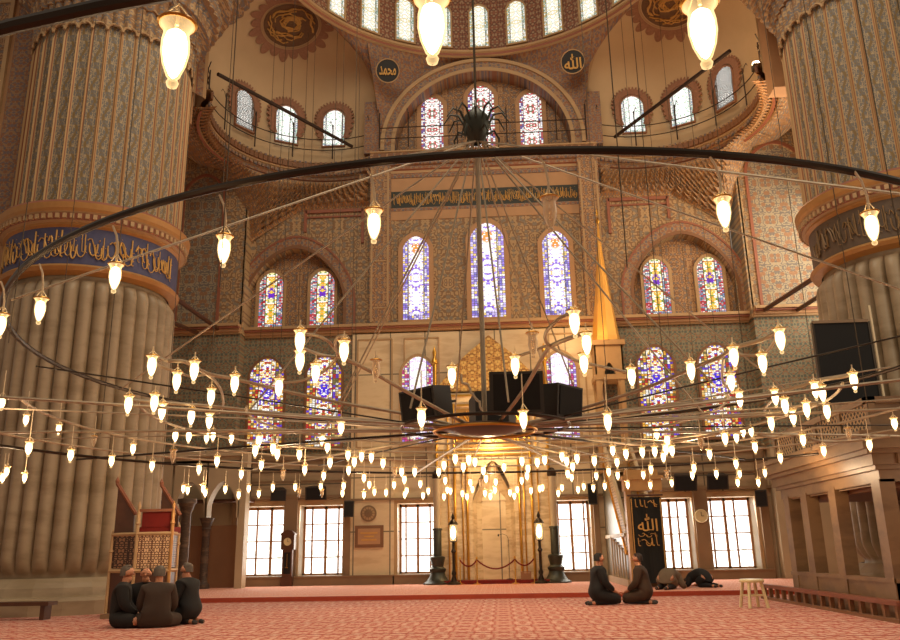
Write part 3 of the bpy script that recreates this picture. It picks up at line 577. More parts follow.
# ------------------------------------------------------------------ exedrae
ER, EZ = 4.6, 19.5
EC = (-6.85, 29.35)      # u, y of the left exedra; the right one mirrors it
NA = radians(143.5); OFF = .82
def exedra(s):
    side = 'left' if s < 0 else 'right'
    def P(r, a, z): 
        x = EC[0]+r*cos(a); return (X0+(x if s < 0 else -x), EC[1]+r*sin(a), z)
    mb = MB()
    # drum wall behind the gallery and half dome
    prof = [(ER, 17.5), (ER, 18.6), (ER, 19.5)]
    for k in range(1, 22):
        t = sin(pi/2*k/21.5); prof.append((ER*(1-t**3.0)**(1/3.0), EZ+4.68*t))
    rows = []
    for r, z in prof:
        h = math.acos(min(.999, OFF/max(r, OFF+.002))) if z > EZ else radians(79.75)
        rows.append([P(r, NA-h+2*h*j/60, z) for j in range(61)])
    mb.mat(0).grid(rows)
    # arch rim moulding around the opening
    rim = [rows[i][0] for i in range(0, len(rows))]; rim2 = [rows[i][-1] for i in range(0, len(rows))]
    L = [Vector(p) for p in rim+rim2[::-1]]
    nn = Vector((cos(NA)*(1 if s < 0 else -1), sin(NA), 0)); cen = Vector(P(OFF, NA, EZ))
    def out(p, o, f): 
        d = (p-cen); d.z = max(d.z, 0.0); d = d-nn*d.dot(nn); d = d.normalized() if d.length > 0 else d
        return p+d*o-nn*f
    mats = [1, 2, 1, 3]; offs = [(-.02, 0), (.0, .14), (.16, .18), (.42, .18), (.5, .24), (.62, .2)]
    for i in range(len(offs)-1):
        mb.mat([1, 1, 2, 3, 1][i]).strip([out(p, *offs[i]) for p in L], [out(p, *offs[i+1]) for p in L])
    o = struct(mb.build('ceiling_'+side, [M['cream'], M['trim'], M['soffit'], M['redline']], smooth=True), 'cream half dome over the '+side+' gallery')
    # curved gallery
    mb = MB(); a0, a1 = radians(63), radians(214); n = 96
    pr = gal_profile()+[(.04, 18.46), (.0, 17.45)]
    for i in range(len(pr)-1):
        (d0, z0), (d1, z1) = pr[i], pr[i+1]
        mb.mat([0, 1, 0, 2, 3, 2, 1, 1, 0, 3, 1, 1, 1, 1, 3][i]).grid([[P(ER-.12-d0, a0+(a1-a0)*j/n, z0) for j in range(n+1)], [P(ER-.12-d1, a0+(a1-a0)*j/n, z1) for j in range(n+1)]])
    for j in range(52):
        a = a0+(a1-a0)*(j+.5)/52; c = P(ER-.12-.36, a, 17.9); R = Matrix.Rotation(a if s < 0 else pi-a, 3, 'Z')
        mb.mat(2).obox(c, .1, .14, .14, R)
    for j in range(46):
        a = a0+(a1-a0)*(j+.5)/46; c = P(ER-.12-.42, a, 18.24); R = Matrix.Rotation(a if s < 0 else pi-a, 3, 'Z')
        mb.mat(4).obox(c, .1, .2, .24, R); mb.mat(2).obox(P(ER-.12-.42, a, 18.4), .12, .1, .1, R)
    struct(mb.build('trim_%d' % (6 if s < 0 else 7), [M['redline'], M['trim'], M['soffit'], M['salmon'], M['darktrim']]), 'curved painted gallery parapet of the '+side+' exedra')
    # muqarnas vault under the gallery
    key = [(64, -4.95, 32.98, 16.0), (80, -6.6, 32.98, 15.95), (100, -8.2, 32.98, 15.9), (112, -9.3, 32.95, 15.2), (124, -10.3, 32.9, 14.5), (136, -10.5, 32.75, 15.2), (150, -10.9, 32.4, 16.6), (165, -11.6, 32.4, 17.8), (185, -12.6, 32.2, 18.0), (205, -13.2, 30.0, 18.0), (224, -13.2, 27.0, 18.0)]
    def low(a):
        a = degrees(a)
        for (k0, k1) in zip(key, key[1:]):
            if a <= k1[0]+1e-6:
                t = (a-k0[0])/(k1[0]-k0[0]); t = max(0, t); return [k0[i]+(k1[i]-k0[i])*t for i in (1, 2, 3)]
        return list(key[-1][1:])
    mb = MB(); n, m = 420, 64; T = 8; rows = []
    for k in range(m+1):
        t = k/m; row = []
        for j in range(n+1):
            a = radians(64)+radians(160)*j/n; top = Vector(P(4.06, a, 17.47)); l = low(a); bot = Vector((X0+(l[0] if s < 0 else -l[0]), l[1], l[2]))
            p = top.lerp(bot, t); tt = t*T; f = tt-math.floor(tt); tier = math.floor(tt)
            nc = 52 if t < .55 else 36
            sc = abs(sin(nc*pi*j/n+(pi/2 if tier % 2 else 0)))
            inw = Vector(P(0, 0, 0)); inw = Vector((inw.x-p.x, inw.y-p.y, 0)).normalized()
            act = min(1, t*5)*min(1, (1-t)*6)
            p += inw*act*(.26*(1-f)+.30*(1-sc)*(1-f*.6)+.05) - Vector((0, 0, 1))*act*.05*sc
            row.append(p)
        rows.append(row)
    mb.grid(rows)
    struct(mb.build('ceiling_'+side+'_vault', M['muq'], smooth=False), 'stalactite vault under the '+side+' gallery')
    return P
M['muq'] = tendrils('stalactite_paint', 'xz', (204,164,114), (170,124,80), (132,120,110), tile=(.5, .34), k=6, scale=7, fs=10)
PE = {s: exedra(s) for s in (-1, 1)}

# ------------------------------------------------------------------ drum of the big semi-dome with its ring of windows, and the spandrels
TC = 24.9; TR = 8.1; TZ = 23.4
def T(a, r, z): return (X0+r*sin(a), TC+r*cos(a), z)
mb = MB(); n = 96; A = radians(76)
aa = [-A+2*A*j/n for j in range(n+1)]
mb.mat(0); rows = [[T(a, TR, z) for a in aa] for z in (TZ+.15, TZ+3.1)]
mb.grid(rows, True)
for (r0, z0, r1, z1, m_) in [(TR, TZ-.15, TR-.1, TZ-.1, 1), (TR-.1, TZ-.1, TR-.1, TZ+.02, 2), (TR-.1, TZ+.02, TR-.18, TZ+.06, 1), (TR-.18, TZ+.06, TR-.18, TZ+.16, 1), (TR-.18, TZ+.16, TR, TZ+.18, 1)]:
    mb.mat(m_).grid([[T(a, r0, z0) for a in aa], [T(a, r1, z1) for a in aa]])
prof = [(TR, TZ+3.1)]+[(TR*cos(t), TZ+3.1+TR*.9*sin(t)) for t in [pi/2*k/14 for k in range(1, 14)]]
mb.mat(3).grid([[T(a, r, z) for a in [-pi/2+pi*j/n for j in range(n+1)]] for r, z in prof])
struct(mb.build('ceiling', [M['drum'], M['trim'], M['redline'], M['cream']], smooth=True), 'great semi-dome above the ring of pale windows')
# spandrels
def arc_outer(t):      # right half of the centre arch, crown -> springing
    a = pi/2*(1-t); return Vector((X0+4.6*cos(a), WY, 18.9+4.26*sin(a)))
for s in (-1, 1):
    up = []; lo = []; N1, N2 = 28, 26
    for i in range(N1+1):
        t = i/N1; p = arc_outer(t*.93); lo.append(Vector((X0+(p.x-X0)*(1 if s > 0 else -1), p.y, p.z))); up.append(Vector(T(s*radians(38)*t**.9, TR, TZ-.12)))
    r0 = radians(79.75)
    for i in range(N2+1):
        t = i/N2; zz = EZ+.9+(3.85-.0)*t*.93
        q = (zz-EZ)/4.68; r = ER*(1-q**3.0)**(1/3.0); h = math.acos(min(.999, OFF/max(r, OFF+.002)))
        p = Vector(PE[s](r, NA-h, zz)); nn = Vector((cos(NA)*(1 if s < 0 else -1), sin(NA), 0)); cen = Vector(PE[s](OFF, NA, EZ))
        d = p-cen; d = (d-nn*d.dot(nn)).normalized(); lo.append(p+d*.6-nn*.2); up.append(Vector(T(s*radians(38+22*t), TR, TZ-.12)))
    rows = []
    for k in range(9):
        f = k/8; rows.append([u_.lerp(l_, f)+Vector((0, .35*sin(pi*f), 0)) for u_, l_ in zip(up, lo)])
    mb = MB(); mb.mat(0).grid(rows)
    # strip between the centre arch leg and the exedra rim, down to the gallery
    xa = ux(s*4.5); xb = ux(s*5.35); mb.mat(0).box(min(xa, xb), max(xa, xb), WY-.02, WY+.3, 18.6, 21.2)
    struct(mb.build('ceiling_spandrel_'+('left' if s < 0 else 'right'), M['spandrel'], smooth=True), ('left' if s < 0 else 'right')+' painted spandrel between the arches')

# ------------------------------------------------------------------ stained glass windows
wn = [7]
def stained_window(cx, y, z0, zt, hw, mat, label, rot=0.0, halo=None, frame=.09, fm='trim', pointed=.35, tilt=0.0, trac='darktrim'):
    w = thing('window_%d' % wn[0], label, 'window', (cx, y, z0), rot, kind='structure'); wn[0] += 1
    w.rotation_euler = (tilt, 0, rot); H = zt-z0
    ar = arch_pts(0, hw, 0, H-hw*1.05, H, 10, pointed)
    p = MB(); arch_face(p, ar, -.02); p.build('window_pane', mat, w)
    f = MB(); arch_band(f, ar, arch_pts(0, hw+frame, -frame*.6, H-hw*1.05, H+frame, 10, pointed), -.1, .02)
    f.box(-hw-frame, hw+frame, -.12, .02, -frame*1.2, 0)
    f.build('window_surround', M[fm], w)
    if halo:
        R = hw+halo; hz = H-hw*.9; n = 26; ipts = []; opts = []; h = MB()
        for i in range(4*n+1):
            t = i/(4*n); a = pi*1.22-(pi*1.44)*t; rr = R+(.13 if (i//2) % 2 else 0)
            ipts.append(((hw+frame)*cos(a), hz+(hw+frame)*sin(a) if sin(a) > 0 else hz*1.0+(hz)*max(-1, sin(a)*1.5)*.75)); opts.append((rr*cos(a), hz+rr*sin(a) if sin(a) > 0 else hz+(hz)*max(-1, sin(a)*1.5)*.75))
        arch_band(h, ipts, opts, -.05, .0); h.build('painted_halo', M['halo'], w)
    return w
M['halo'] = plain('red_painted_halo', (156,112,86), .8, 0, .2, 9)
pos = ['left', 'centre', 'right']
# lunettes of the side bays
for s in (-1, 1):
    for k in (-1, 1):
        cx = ux(s*8.3)+k*1.13+(.05 if s > 0 else -.0)
        stained_window(cx, WY+.5, 10.72, 13.25, .53, M['g_lun'], 'gold and red stained window, %s of the pair in the %s lunette' % ('left' if k < 0 else 'right', 'left' if s < 0 else 'right'), frame=.14)
# centre bay
for k, (dx, z1, hw) in enumerate([(-3.02, 14.5, .56), (.06, 15.0, .72), (2.98, 14.5, .56)]):
    stained_window(X0+dx, WY-.02, 10.72, z1, hw, M['g_mid'], 'tall purple stained window, %s of the three below the frieze' % pos[k], frame=.2, fm='salmon')
# tile zone
for cx, side, k in [(-9.55, 'left', 'left'), (-7.13, 'left', 'right'), (6.52, 'right', 'left'), (8.98, 'right', 'right')]:
    stained_window(cx, WY-.02, 5.5, 9.25, .72, M['g_side'], 'blue and red stained window, %s of the pair on the %s tiled wall' % (k, side), frame=.1, fm='darktrim')
for cx, k in [(-3.2, 'left'), (2.62, 'right')]:
    stained_window(cx, WY-.14, 5.5, 9.1, .66, M['g_low'], 'lilac stained window %s of the mihrab gable' % k, frame=.12, fm='trim')
# upper lunette
for k, (x, z0, z1, hw) in enumerate([(-2.5, 18.3, 21.5, .46), (-.27, 18.4, 22.0, .56), (1.96, 18.3, 21.5, .46)]):
    stained_window(X0+(x-X0)*1.025, WY+.86, z0+.12, z1+.3, hw+.05, M['g_upper'], 'tall white and magenta window, %s of the three in the top lunette' % pos[k], frame=.2, fm='salmon')
# exedra rings
for s in (-1, 1):
    sd = 'left' if s < 0 else 'right'
    for k, (a, nm) in enumerate([(90.5, 'innermost'), (119.2, 'middle'), (147, 'outermost')]):
        ar = radians(a); c = PE[s](ER-.26, ar, 19.35); rot = (ar-pi/2) if s < 0 else (pi/2-ar)
        stained_window(c[0], c[1], 19.4, 21.3, .5, M['g_ring'] if k < 2 else M['g_lattice'], 'white window with a red scalloped halo, %s of the %s gallery' % (nm, sd), rot=rot, halo=.32 if k < 3 else None, frame=.05, fm='halo', pointed=.1, tilt=-.04)
# ring under the great semi-dome
names9 = ['first', 'second', 'third', 'fourth', 'middle', 'sixth', 'seventh', 'eighth', 'ninth']
for i in range(9):
    a = radians(12.45*(i-4)); c = T(a, TR-.03, TZ+.36)
    stained_window(c[0], c[1], TZ+.36, TZ+2.6, .42, M['g_top'], 'pale arched window under the great semi-dome, %s of nine from the left' % names9[i], rot=-a, frame=.07, fm='trim', pointed=.1)

# ------------------------------------------------------------------ medallions
def medallion(name, label, loc, rot, r, text, mats, letter_mat, tilt=0.0):
    t = thing(name, label, 'medallion', loc, rot); t.rotation_euler = (tilt, 0, rot)
    d = MB(); n = 40
    d.add([(r*cos(2*pi*i/n), 0, r*sin(2*pi*i/n)) for i in range(n)]+[(r*cos(2*pi*i/n), .08, r*sin(2*pi*i/n)) for i in range(n)], [tuple(range(n))]+[(i, (i+1) % n, (i+1) % n+n, i+n) for i in range(n)])
    d.build('disc', mats[0], t)
    f = MB(); f.tube([(r*1.02*cos(2*pi*i/n), -.01, r*1.02*sin(2*pi*i/n)) for i in range(n)], r*.05, 6, True); f.build('rim', mats[1], t)
    cu = bpy.data.curves.new('lettering', 'FONT'); cu.body = text; cu.size = r*1.25; cu.align_x = 'CENTER'; cu.align_y = 'CENTER'; cu.extrude = .012; cu.offset = .012
    ob = bpy.data.objects.new('tmp', cu); COL.objects.link(ob); bpy.context.view_layer.update()
    me = bpy.data.meshes.new_from_object(ob.evaluated_get(bpy.context.evaluated_depsgraph_get())); COL.objects.unlink(ob); bpy.data.objects.remove(ob)
    if len(me.vertices):
        xs = [v.co.x for v in me.vertices]; ys = [v.co.y for v in me.vertices]
        w, h = max(xs)-min(xs), max(ys)-min(ys); cx, cy = (max(xs)+min(xs))/2, (max(ys)+min(ys))/2; k = r*1.5/w; kz = min(r*1.3/h, 2.2*k)
        for v in me.vertices: v.co = ((v.co.x-cx)*k, -v.co.z-.03, (v.co.y-cy)*kz)
    me.materials.clear(); me.materials.append(letter_mat); o = bpy.data.objects.new('lettering', me); COL.objects.link(o); o.parent = t
    return t
ALLAH = '\uFDF2'; MUH = '\uFEAA\uFEE4\uFEA4\uFEE3'
disc = plain('black_disc', (24,20,14), .5, 0, .1)
medallion('calligraphy_medallion', 'round black disc with gold lettering on the left spandrel', (-4.36, 31.7, 21.95), radians(8), .5, MUH, (disc, M['trim']), M['goldpaint'], .42)
medallion('calligraphy_medallion', 'round black disc with gold lettering on the right spandrel', (3.84, 31.7, 21.95), radians(-8), .5, ALLAH, (disc, M['trim']), M['goldpaint'], .42)
# big painted roundels in the exedra domes
for s in (-1, 1):
    el = radians(52); ctr = Vector(PE[s](0, 0, EZ)); dr = Vector((cos(NA)*(1 if s < 0 else -1)*cos(el), sin(NA)*cos(el), sin(el)))
    dr = Vector(((-.3 if s < 0 else .3), .30, .93)).normalized()
    t = thing('dome_roundel', 'large dark roundel with a red petalled border in the %s half dome' % ('left' if s < 0 else 'right'), 'roundel', ctr)
    q = dr.to_track_quat('Z', 'Y')
    def SP(ang, th):      # point on the dome surface: ang from the axis, th around
        v = q @ Vector((sin(ang)*cos(th), sin(ang)*sin(th), cos(ang)))
        # superellipsoid dome radius along v
        lo, hi = 0, 6
        for _ in range(24):
            m_ = (lo+hi)/2; p = v*m_; g_ = (hypot(p.x, p.y)/ER)**3.0+(max(p.z, 0)/4.68)**3.0
            lo, hi = (m_, hi) if g_ < 1 else (lo, m_)
        return v*(lo-.04)
    d = MB(); d.grid([[SP(.002+.24*i/5, 2*pi*j/40) for j in range(41)] for i in range(6)]); d.build('disc', plain('roundel_ground', (112,78,48), .7, 0, .3, 9), t)
    l = MB(); R = random.Random(5)
    for k in range(22):
        th0 = R.uniform(0, 2*pi); a0_ = R.uniform(.04, .2)
        l.tube([SP(a0_+.02*sin(j*1.3), th0+j*.16/(a0_*4))*.995 for j in range(7)], .035, 5)
    l.build('lettering', M['goldpaint'], t)
    b = MB(); b.grid([[SP((.25, .265)[i], 2*pi*j/60) for j in range(61)] for i in range(2)]); b.build('rim', M['trim'], t)
    p = MB(); NP = 22; ring = []; 
    for j in range(NP*8+1):
        ph = (j % 8)/8; e = .035+.05*sin(pi*ph)**.5+(.03 if (j//8) % 2 else 0)*sin(pi*ph)
        ring.append(SP(.27+e, 2*pi*j/(NP*8)))
    p.strip([SP(.268, 2*pi*j/(NP*8)) for j in range(NP*8+1)], ring); p.build('petals', M['halo'], t)
# ------------------------------------------------------------------ the two giant fluted piers
def pier(s):
    side = 'left' if s < 0 else 'right'
    c = (-11.7 if s < 0 else 11.42, 22.0, 0)
    t = thing('fluted_pier', 'giant fluted marble pier %s' % ('with the blue and gold inscription band, at the left' if s < 0 else 'with the black panel, at the right'), 'pier', c)
    NR = 36
    def rf(r, z, A):
        k = abs(sin(NR/2*A)); e = min(1, max(0, (z-.95)/.35))*min(1, max(0, (8.45-z)/.3))
        e = sqrt(e) if e > 0 else 0
        return r-.04+.22*(k**.6)*e-.04*(1-e)
    mb = MB(); prof = [(2.2-.02*(z-1)/7.5, z) for z in [.8, .9, .96, 1.02, 1.1, 1.2, 1.32, 2, 3, 4, 5, 6, 7, 8, 8.12, 8.22, 8.3, 8.38, 8.44, 8.5, 8.62]]
    mb.lathe(prof, NR*10, rf=rf); mb.build('shaft', M['reed'], t, smooth=True)
    mb = MB(); oct_ = lambda r, z0, z1: mb.lathe([(0, z0), (r, z0), (r, z1), (0, z1)], 12, a0=radians(15), a1=radians(375))
    mb.lathe([(2.75, 0), (2.75, .32), (2.66, .4), (2.55, .42), (2.5, .62), (2.38, .74), (2.24, .84)], 24); mb.build('plinth', M['reed'], t)
    mb = MB(); mb.lathe([(2.15, 8.55), (2.38, 8.62), (2.44, 8.72), (2.36, 8.8)], 96); mb.build('lower_moulding', M['goldtrim'], t, smooth=True)
    mb = MB(); mb.lathe([(2.32, 8.78), (2.34, 9.86)], 96); bd = mb.build('inscription_band', M['blueband'] if s < 0 else M['brownband'], t, smooth=True)
    sc = MB(); Rb = 2.36
    f = lambda u, v: (Rb*cos(u/Rb), Rb*sin(u/Rb), v)
    scribble(sc, -pi*Rb*1.02, 0.0, 8.9, 9.76, 0, 50, .022, 11, f); scribble(sc, -pi*Rb, 0.0, 8.9, 9.7, 0, 40, .015, 12, f)
    sc.build('lettering', M['goldpaint'] if s < 0 else M['darkgold'], bd)
    mb = MB(); pr = [(2.34, 9.84), (2.42, 9.9), (2.42, 9.96), (2.5, 10.0), (2.54, 10.18), (2.58, 10.22), (2.62, 10.3), (2.64, 10.46), (2.58, 10.54), (2.34, 10.62), (2.28, 10.66)]
    ms = [1, 1, 0, 2, 0, 1, 1, 2, 0, 0]
    for i in range(len(pr)-1): mb.mat(ms[i]).lathe([pr[i], pr[i+1]], 96)
    for k in range(84):
        a = 2*pi*k/84; mb.mat(0).obox((2.52*cos(a), 2.52*sin(a), 10.09), .12, .1, .13, Matrix.Rotation(a, 3, 'Z'))
    mb.build('cornice', [M['trim'], M['goldtrim'], M['redline']], t)
    def rf2(r, z, A):
        q = abs(sin(NR/2*A)); return r-.1*(1-(1-q)**2.5)*0+.0+.09*(1-min(1, q*3.2))*(1 if z < 16.1 else 0)
    mb = MB(); mb.lathe([(2.26, 10.6), (2.26, 13), (2.26, 15.8), (2.26, 16.1), (2.28, 16.2)], NR*12, rf=rf2)
    mb.build('painted_shaft', M['pier_paint'], t, smooth=True)
    mb = MB()     # rounded tops of the strips
    for k in range(NR):
        a = 2*pi*(k+.5)/NR
        pts = [((2.36)*cos(a+x), 2.36*sin(a+x), 16.02+z) for x, z in [(-.085+.085*(1-cos(pi*j/8)), .2*sin(pi*j/8)) for j in range(9)]]
        mb.tube(pts, .035, 5)
    mb.build('strip_heads', M['trim'], t)
    mb = MB(); rows = []
    def rf3(r, z, A):
        f = (z-17.0)/3.0*5; tier = math.floor(f)
        return r+.10*abs(sin(24*A+(pi/2 if tier % 2 else 0)))
    pr = [(2.3, 16.15), (2.3, 17.0)]
    for k in range(5): pr += [(2.36+.3*k, 17.0+.6*k), (2.46+.3*k, 17.5+.6*k), (2.66+.3*k, 17.58+.6*k)]
    pr += [(4.1, 20.1), (4.1, 22.0)]
    mb.lathe(pr, 288, rf=rf3); mb.build('stalactite_capital', M['cap'], t)
    # straight pilaster and wall panel joined to the pier's outer side
    w = MB(); q = s
    def B(x0, x1, y0, y1, z0, z1): w.box(min(q*x0, q*x1), max(q*x0, q*x1), y0, y1, z0, z1)
    w.mat(0); B(2.1, 3.2, -.6, 3.0, 0, 20); 
    w.mat(1); B(2.3, 3.0, -.66, -.6, 10.7, 18.6)
    w.mat(2); B(3.15, 3.28, -.72, -.6, .0, 20); B(2.1, 2.2, -.72, -.6, 10.6, 20)
    w.build('side_pilaster', [M['salmon'] if s < 0 else M['stone2'], M['spandrel'], M['trim']], t)
    return t
M['blueband'] = tendrils('blue_inscription_ground', 'uv', (62,64,104), (74,78,116), (62,64,104), tile=(.3, .3), k=6)
g = G('blue_inscription_ground2', .6); f_ = g.noise(g.tc(), 6.0, 4.0); g.color(g.mix(f_, lin((54,56,96)), lin((88,86,112)))); M['blueband'] = g.m
g = G('brown_inscription_ground', .6); f_ = g.noise(g.tc(), 6.0, 4.0); g.color(g.mix(f_, lin((74,60,50)), lin((104,84,62)))); M['brownband'] = g.m
M['darkgold'] = plain('dull_gold', (128,98,58), .5, .1)
M['goldtrim'] = plain('gilded_trim', (178,128,70), .5, .2, .1, 5)
M['cap'] = tendrils('capital_paint', 'xz', (180,148,106), (140,104,70), (112,108,108), tile=(.5, .5), k=6, scale=7, fs=9)
for s in (-1, 1): pier(s)
# walls behind the piers, closing the hall at both sides
for s, nm in ((-1, 'wall_left'), (1, 'wall_right')):
    mb = MB(); x0, x1 = sorted((s*14.6, s*24)); mb.mat(0).box(x0, x1, 24.0, 24.6, 0, 26)
    for k, (z0, z1) in enumerate([(3, 8), (8.8, 14.2), (15.2, 20.5)]):
        a, b = sorted((s*15.1, s*17.6)); mb.mat(1).box(a, b, 23.93, 24.0, z0, z1)
        mb.mat(2); 
        for q in (a, b): mb.box(q-.08, q+.08, 23.88, 24.0, z0-.1, z1+.1)
        for z in (z0, z1): mb.box(a, b, 23.88, 24.0, z-.1, z+.1)
    struct(mb.build(nm, [M['salmon'], M['wall_red'], M['trim']]), 'painted side wall beyond the pier')
# big arch from pier to front wall above the blocks
for s in (-1, 1):
    mb = MB(); x = s*14.2; pts = [(24.0, 18.2)]
    mb.box(min(s*13.4, s*14.6), max(s*13.4, s*14.6), 24.0, 33, 17.8, 26)
    q_ = -10.75 if s < 0 else 9.85; mb.box(min(q_, s*14.6), max(q_, s*14.6), 25.3, 26.0, 16.4, 26)
    struct(mb.build('wall_'+('left' if s < 0 else 'right'), M['salmon']), 'upper side wall over the exedra')

# ------------------------------------------------------------------ tie beams
def bar(name, label, cat, a, b, r, mat, group=None):
    a, b = Vector(a), Vector(b); m = (a+b)/2; o = MB().tube([a-m, b-m], r, 8).build(name, mat, loc=m)
    return tag(o, label, cat, group)
bar('tie_beam', 'long dark beam slanting across the left gallery windows', 'beam', (-6.12, 32.85, 18.91), (-9.9, 26.0, 18.45), .075, M['ironrail'])
bar('tie_beam', 'long dark beam slanting across the right gallery windows', 'beam', (5.6, 32.85, 18.8), (8.95, 26.6, 18.75), .075, M['ironrail'])
bar('tie_beam', 'dark timber tie from the left pier to the front wall', 'beam', (-11.55, 32.45, 10.45), (-10.85, 24.3, 9.75), .09, M['wood'])
bar('tie_beam', 'lower dark timber tie low behind the left pier', 'beam', (-12.4, 32.45, 10.3), (-11.9, 24.4, 9.2), .09, M['wood'])
bar('tie_beam', 'dark timber tie from the right pier to the front wall, the longer of the two seen', 'beam', (10.91, 32.4, 10.47), (10.8, 24.4, 9.75), .09, M['wood'])
bar('tie_beam', 'dark timber tie at the right pier, the shorter of the two seen', 'beam', (12.21, 32.4, 10.42), (11.9, 24.4, 9.75), .09, M['wood'])

# ------------------------------------------------------------------ iron railings on the galleries
def railing(label, pts, hooks):
    t = thing('gallery_railing', label, 'railing', pts[0]); o = Vector(pts[0]); P = [Vector(p)-o for p in pts]
    for dz in (.42, .95): MB().tube([p+Vector((0,0,dz)) for p in P], .022, 6).build('rail', M['ironrail'], t)
    for i in hooks:
        p = P[i]; MB().tube([p+Vector((0,0,-.02)), p+Vector((0,0,1.7))], .03, 6).build('post', M['ironrail'], t)
        MB().tube([p+Vector((0,0,1.4)), p+Vector((.0,-.25,1.62)), p+Vector((0,-.5,1.62)), p+Vector((0,-.62,1.45))], .014, 5).build('lamp_hook', M['ironrail'], t)
    return t
for s in (-1, 1):
    pts = [PE[s](ER-.4, radians(66+148*j/24), 18.72) for j in range(25)]
    railing('thin iron railing curving along the %s gallery' % ('left' if s < 0 else 'right'), pts, [0, 4, 8, 12, 16, 20])
railing('straight iron railing along the centre gallery', [(ux(u), WY-.3, 18.72) for u in (-4.6, -3.3, -1.1, 1.1, 3.3, 4.6)], [0, 1, 2, 3, 4, 5])

# ------------------------------------------------------------------ mihrab
t = thing('mihrab', 'tall carved marble prayer niche with gilded gable in the centre', 'prayer niche', (X0, WY-.12, DAIS_Z))
mb = MB()
hw = .82
fr = [(-2.35, 0), (-2.35, 7.3), (2.35, 7.3), (2.35, 0)]
ar = arch_pts(0, hw, 0, 2.9, 4.6, 10, .6)
arch_wall(mb, -2.3, 2.3, 0, 7.4, ar, -.35)
mb.box(-2.34, -2.28, -.35, 0, 0, 7.4); mb.box(2.28, 2.34, -.35, 0, 0, 7.4); mb.box(-2.3, 2.3, -.35, 0, 7.34, 7.4)
mb.build('marble_front', M['marble_niche'], t)
mb = MB()      # half-octagonal recess
P8 = [(hw*cos(pi-pi*k/5), .62*sin(pi*k/5)-.35) for k in range(6)]
for (a, b) in zip(P8, P8[1:]): mb.add([(a[0], a[1], 0), (b[0], b[1], 0), (b[0], b[1], 3.0), (a[0], a[1], 3.0)], [(0,1,2,3)])
rows = []
for k in range(8):
    f = k/7; rows.append([(x*(1-f*.96), (y+.35)*(1-f*.9)-.35, 3.0+1.6*f+(.04 if k % 2 else 0)) for x, y in P8])
mb.grid(rows); mb.build('niche', M['marble_niche'], t)
mb = MB()
for x, w in [(-2.2, .09), (-1.75, .05), (-1.5, .09), (-1.2, .05), (-1.02, .09), (1.02, .09), (1.2, .05), (1.5, .09), (1.75, .05), (2.2, .09)]:
    mb.tube([(x, -.38, 0.0), (x, -.38, 6.9 if abs(x) > 1.4 else 4.7)], w*.6, 8)
for z in (4.8, 5.0, 6.8, 7.2): mb.box(-2.25, 2.25, -.42, -.35, z, z+.07)
mb.build('gilded_moulding', M['gold'], t)
mb = MB(); mb.box(-1.5, 1.5, -.4, -.35, 5.15, 6.7); mb.build('inscription_panel', M['darkpanel'] if 'darkpanel' in M else plain('gilt_panel', (150,112,58), .4, .3), t)
l = MB(); scribble(l, -1.45, 1.4, 5.2, 5.85, -.42, 16, .03, 21); scribble(l, -1.45, 1.4, 5.95, 6.65, -.42, 16, .03, 22); l.build('lettering', M['gold'], t)
mb = MB(); gab = [(-2.35, 7.4), (-1.9, 7.9), (-1.55, 8.3), (-1.0, 8.9), (-.45, 9.35), (0, 9.75), (.45, 9.35), (1.0, 8.9), (1.55, 8.3), (1.9, 7.9), (2.35, 7.4)]
mb.prism(gab, -.3, -.02)
mb.build('gable', M['gilt_gable'] if 'gilt_gable' in M else tendrils('gilt_gable', 'xz', (206,156,84), (150,104,54), (228,190,110), tile=(.7, .7), k=10, scale=6), t)
for s in (-1, 1):
    mb = MB(); mb.lathe([(.09, 7.4), (.09, 8.6), (.14, 8.64), (.14, 8.72), (.05, 8.9), (.09, 9.1), (0, 9.4)], 10, (s*2.25, -.18, 0)); mb.build('finial', M['gold'], t, smooth=True)
mb = MB()
for k in range(5): mb.lathe([(0, 0), (.035, .04), (0, .09)], 8, (-.55+.27*k, -.36, 4.66)); 
mb.build('studs', M['bronze'], t)

# red platform, ropes, candles and lanterns before the niche
o = MB().box(-1.95, 1.95, -.9, .0, 0, .13).build('low_platform', M['red'], loc=(-.2, WY-.5, DAIS_Z)); tag(o, 'low dark red carpeted platform at the foot of the niche', 'platform')
for s, x in ((-1, -2.42), (1, 2.02)):
    t = thing('giant_candle', 'giant candle in a dark bronze stand %s of the prayer niche' % ('left' if s < 0 else 'right'), 'candle', (x, WY-1.0, DAIS_Z))
    MB().lathe([(.55, 0), (.55, .05), (.42, .12), (.3, .3), (.27, .42), (.32, .5), (.32, .56), (.25, .6), (.22, .64), (.25, .78), (.29, .92), (.29, .98), (.2, 1.02), (0, 1.02)], 20).build('bronze_base', M['greenbronze'], t, smooth=True)
    MB().lathe([(.16, 1.0), (.16, 1.95), (.2, 1.97), (.2, 2.02), (.16, 2.04)], 20).build('dark_wrap', M['greenbronze'], t, smooth=True)
    MB().lathe([(.14, 2.0), (.14, 3.95), (.0, 4.0)], 20).build('wax', M['stone'], t, smooth=True)
    MB().lathe([(.15, 3.9), (.18, 3.94), (.17, 4.1), (.1, 4.2), (0, 4.25)], 14).build('cap', M['bronze'], t, smooth=True)
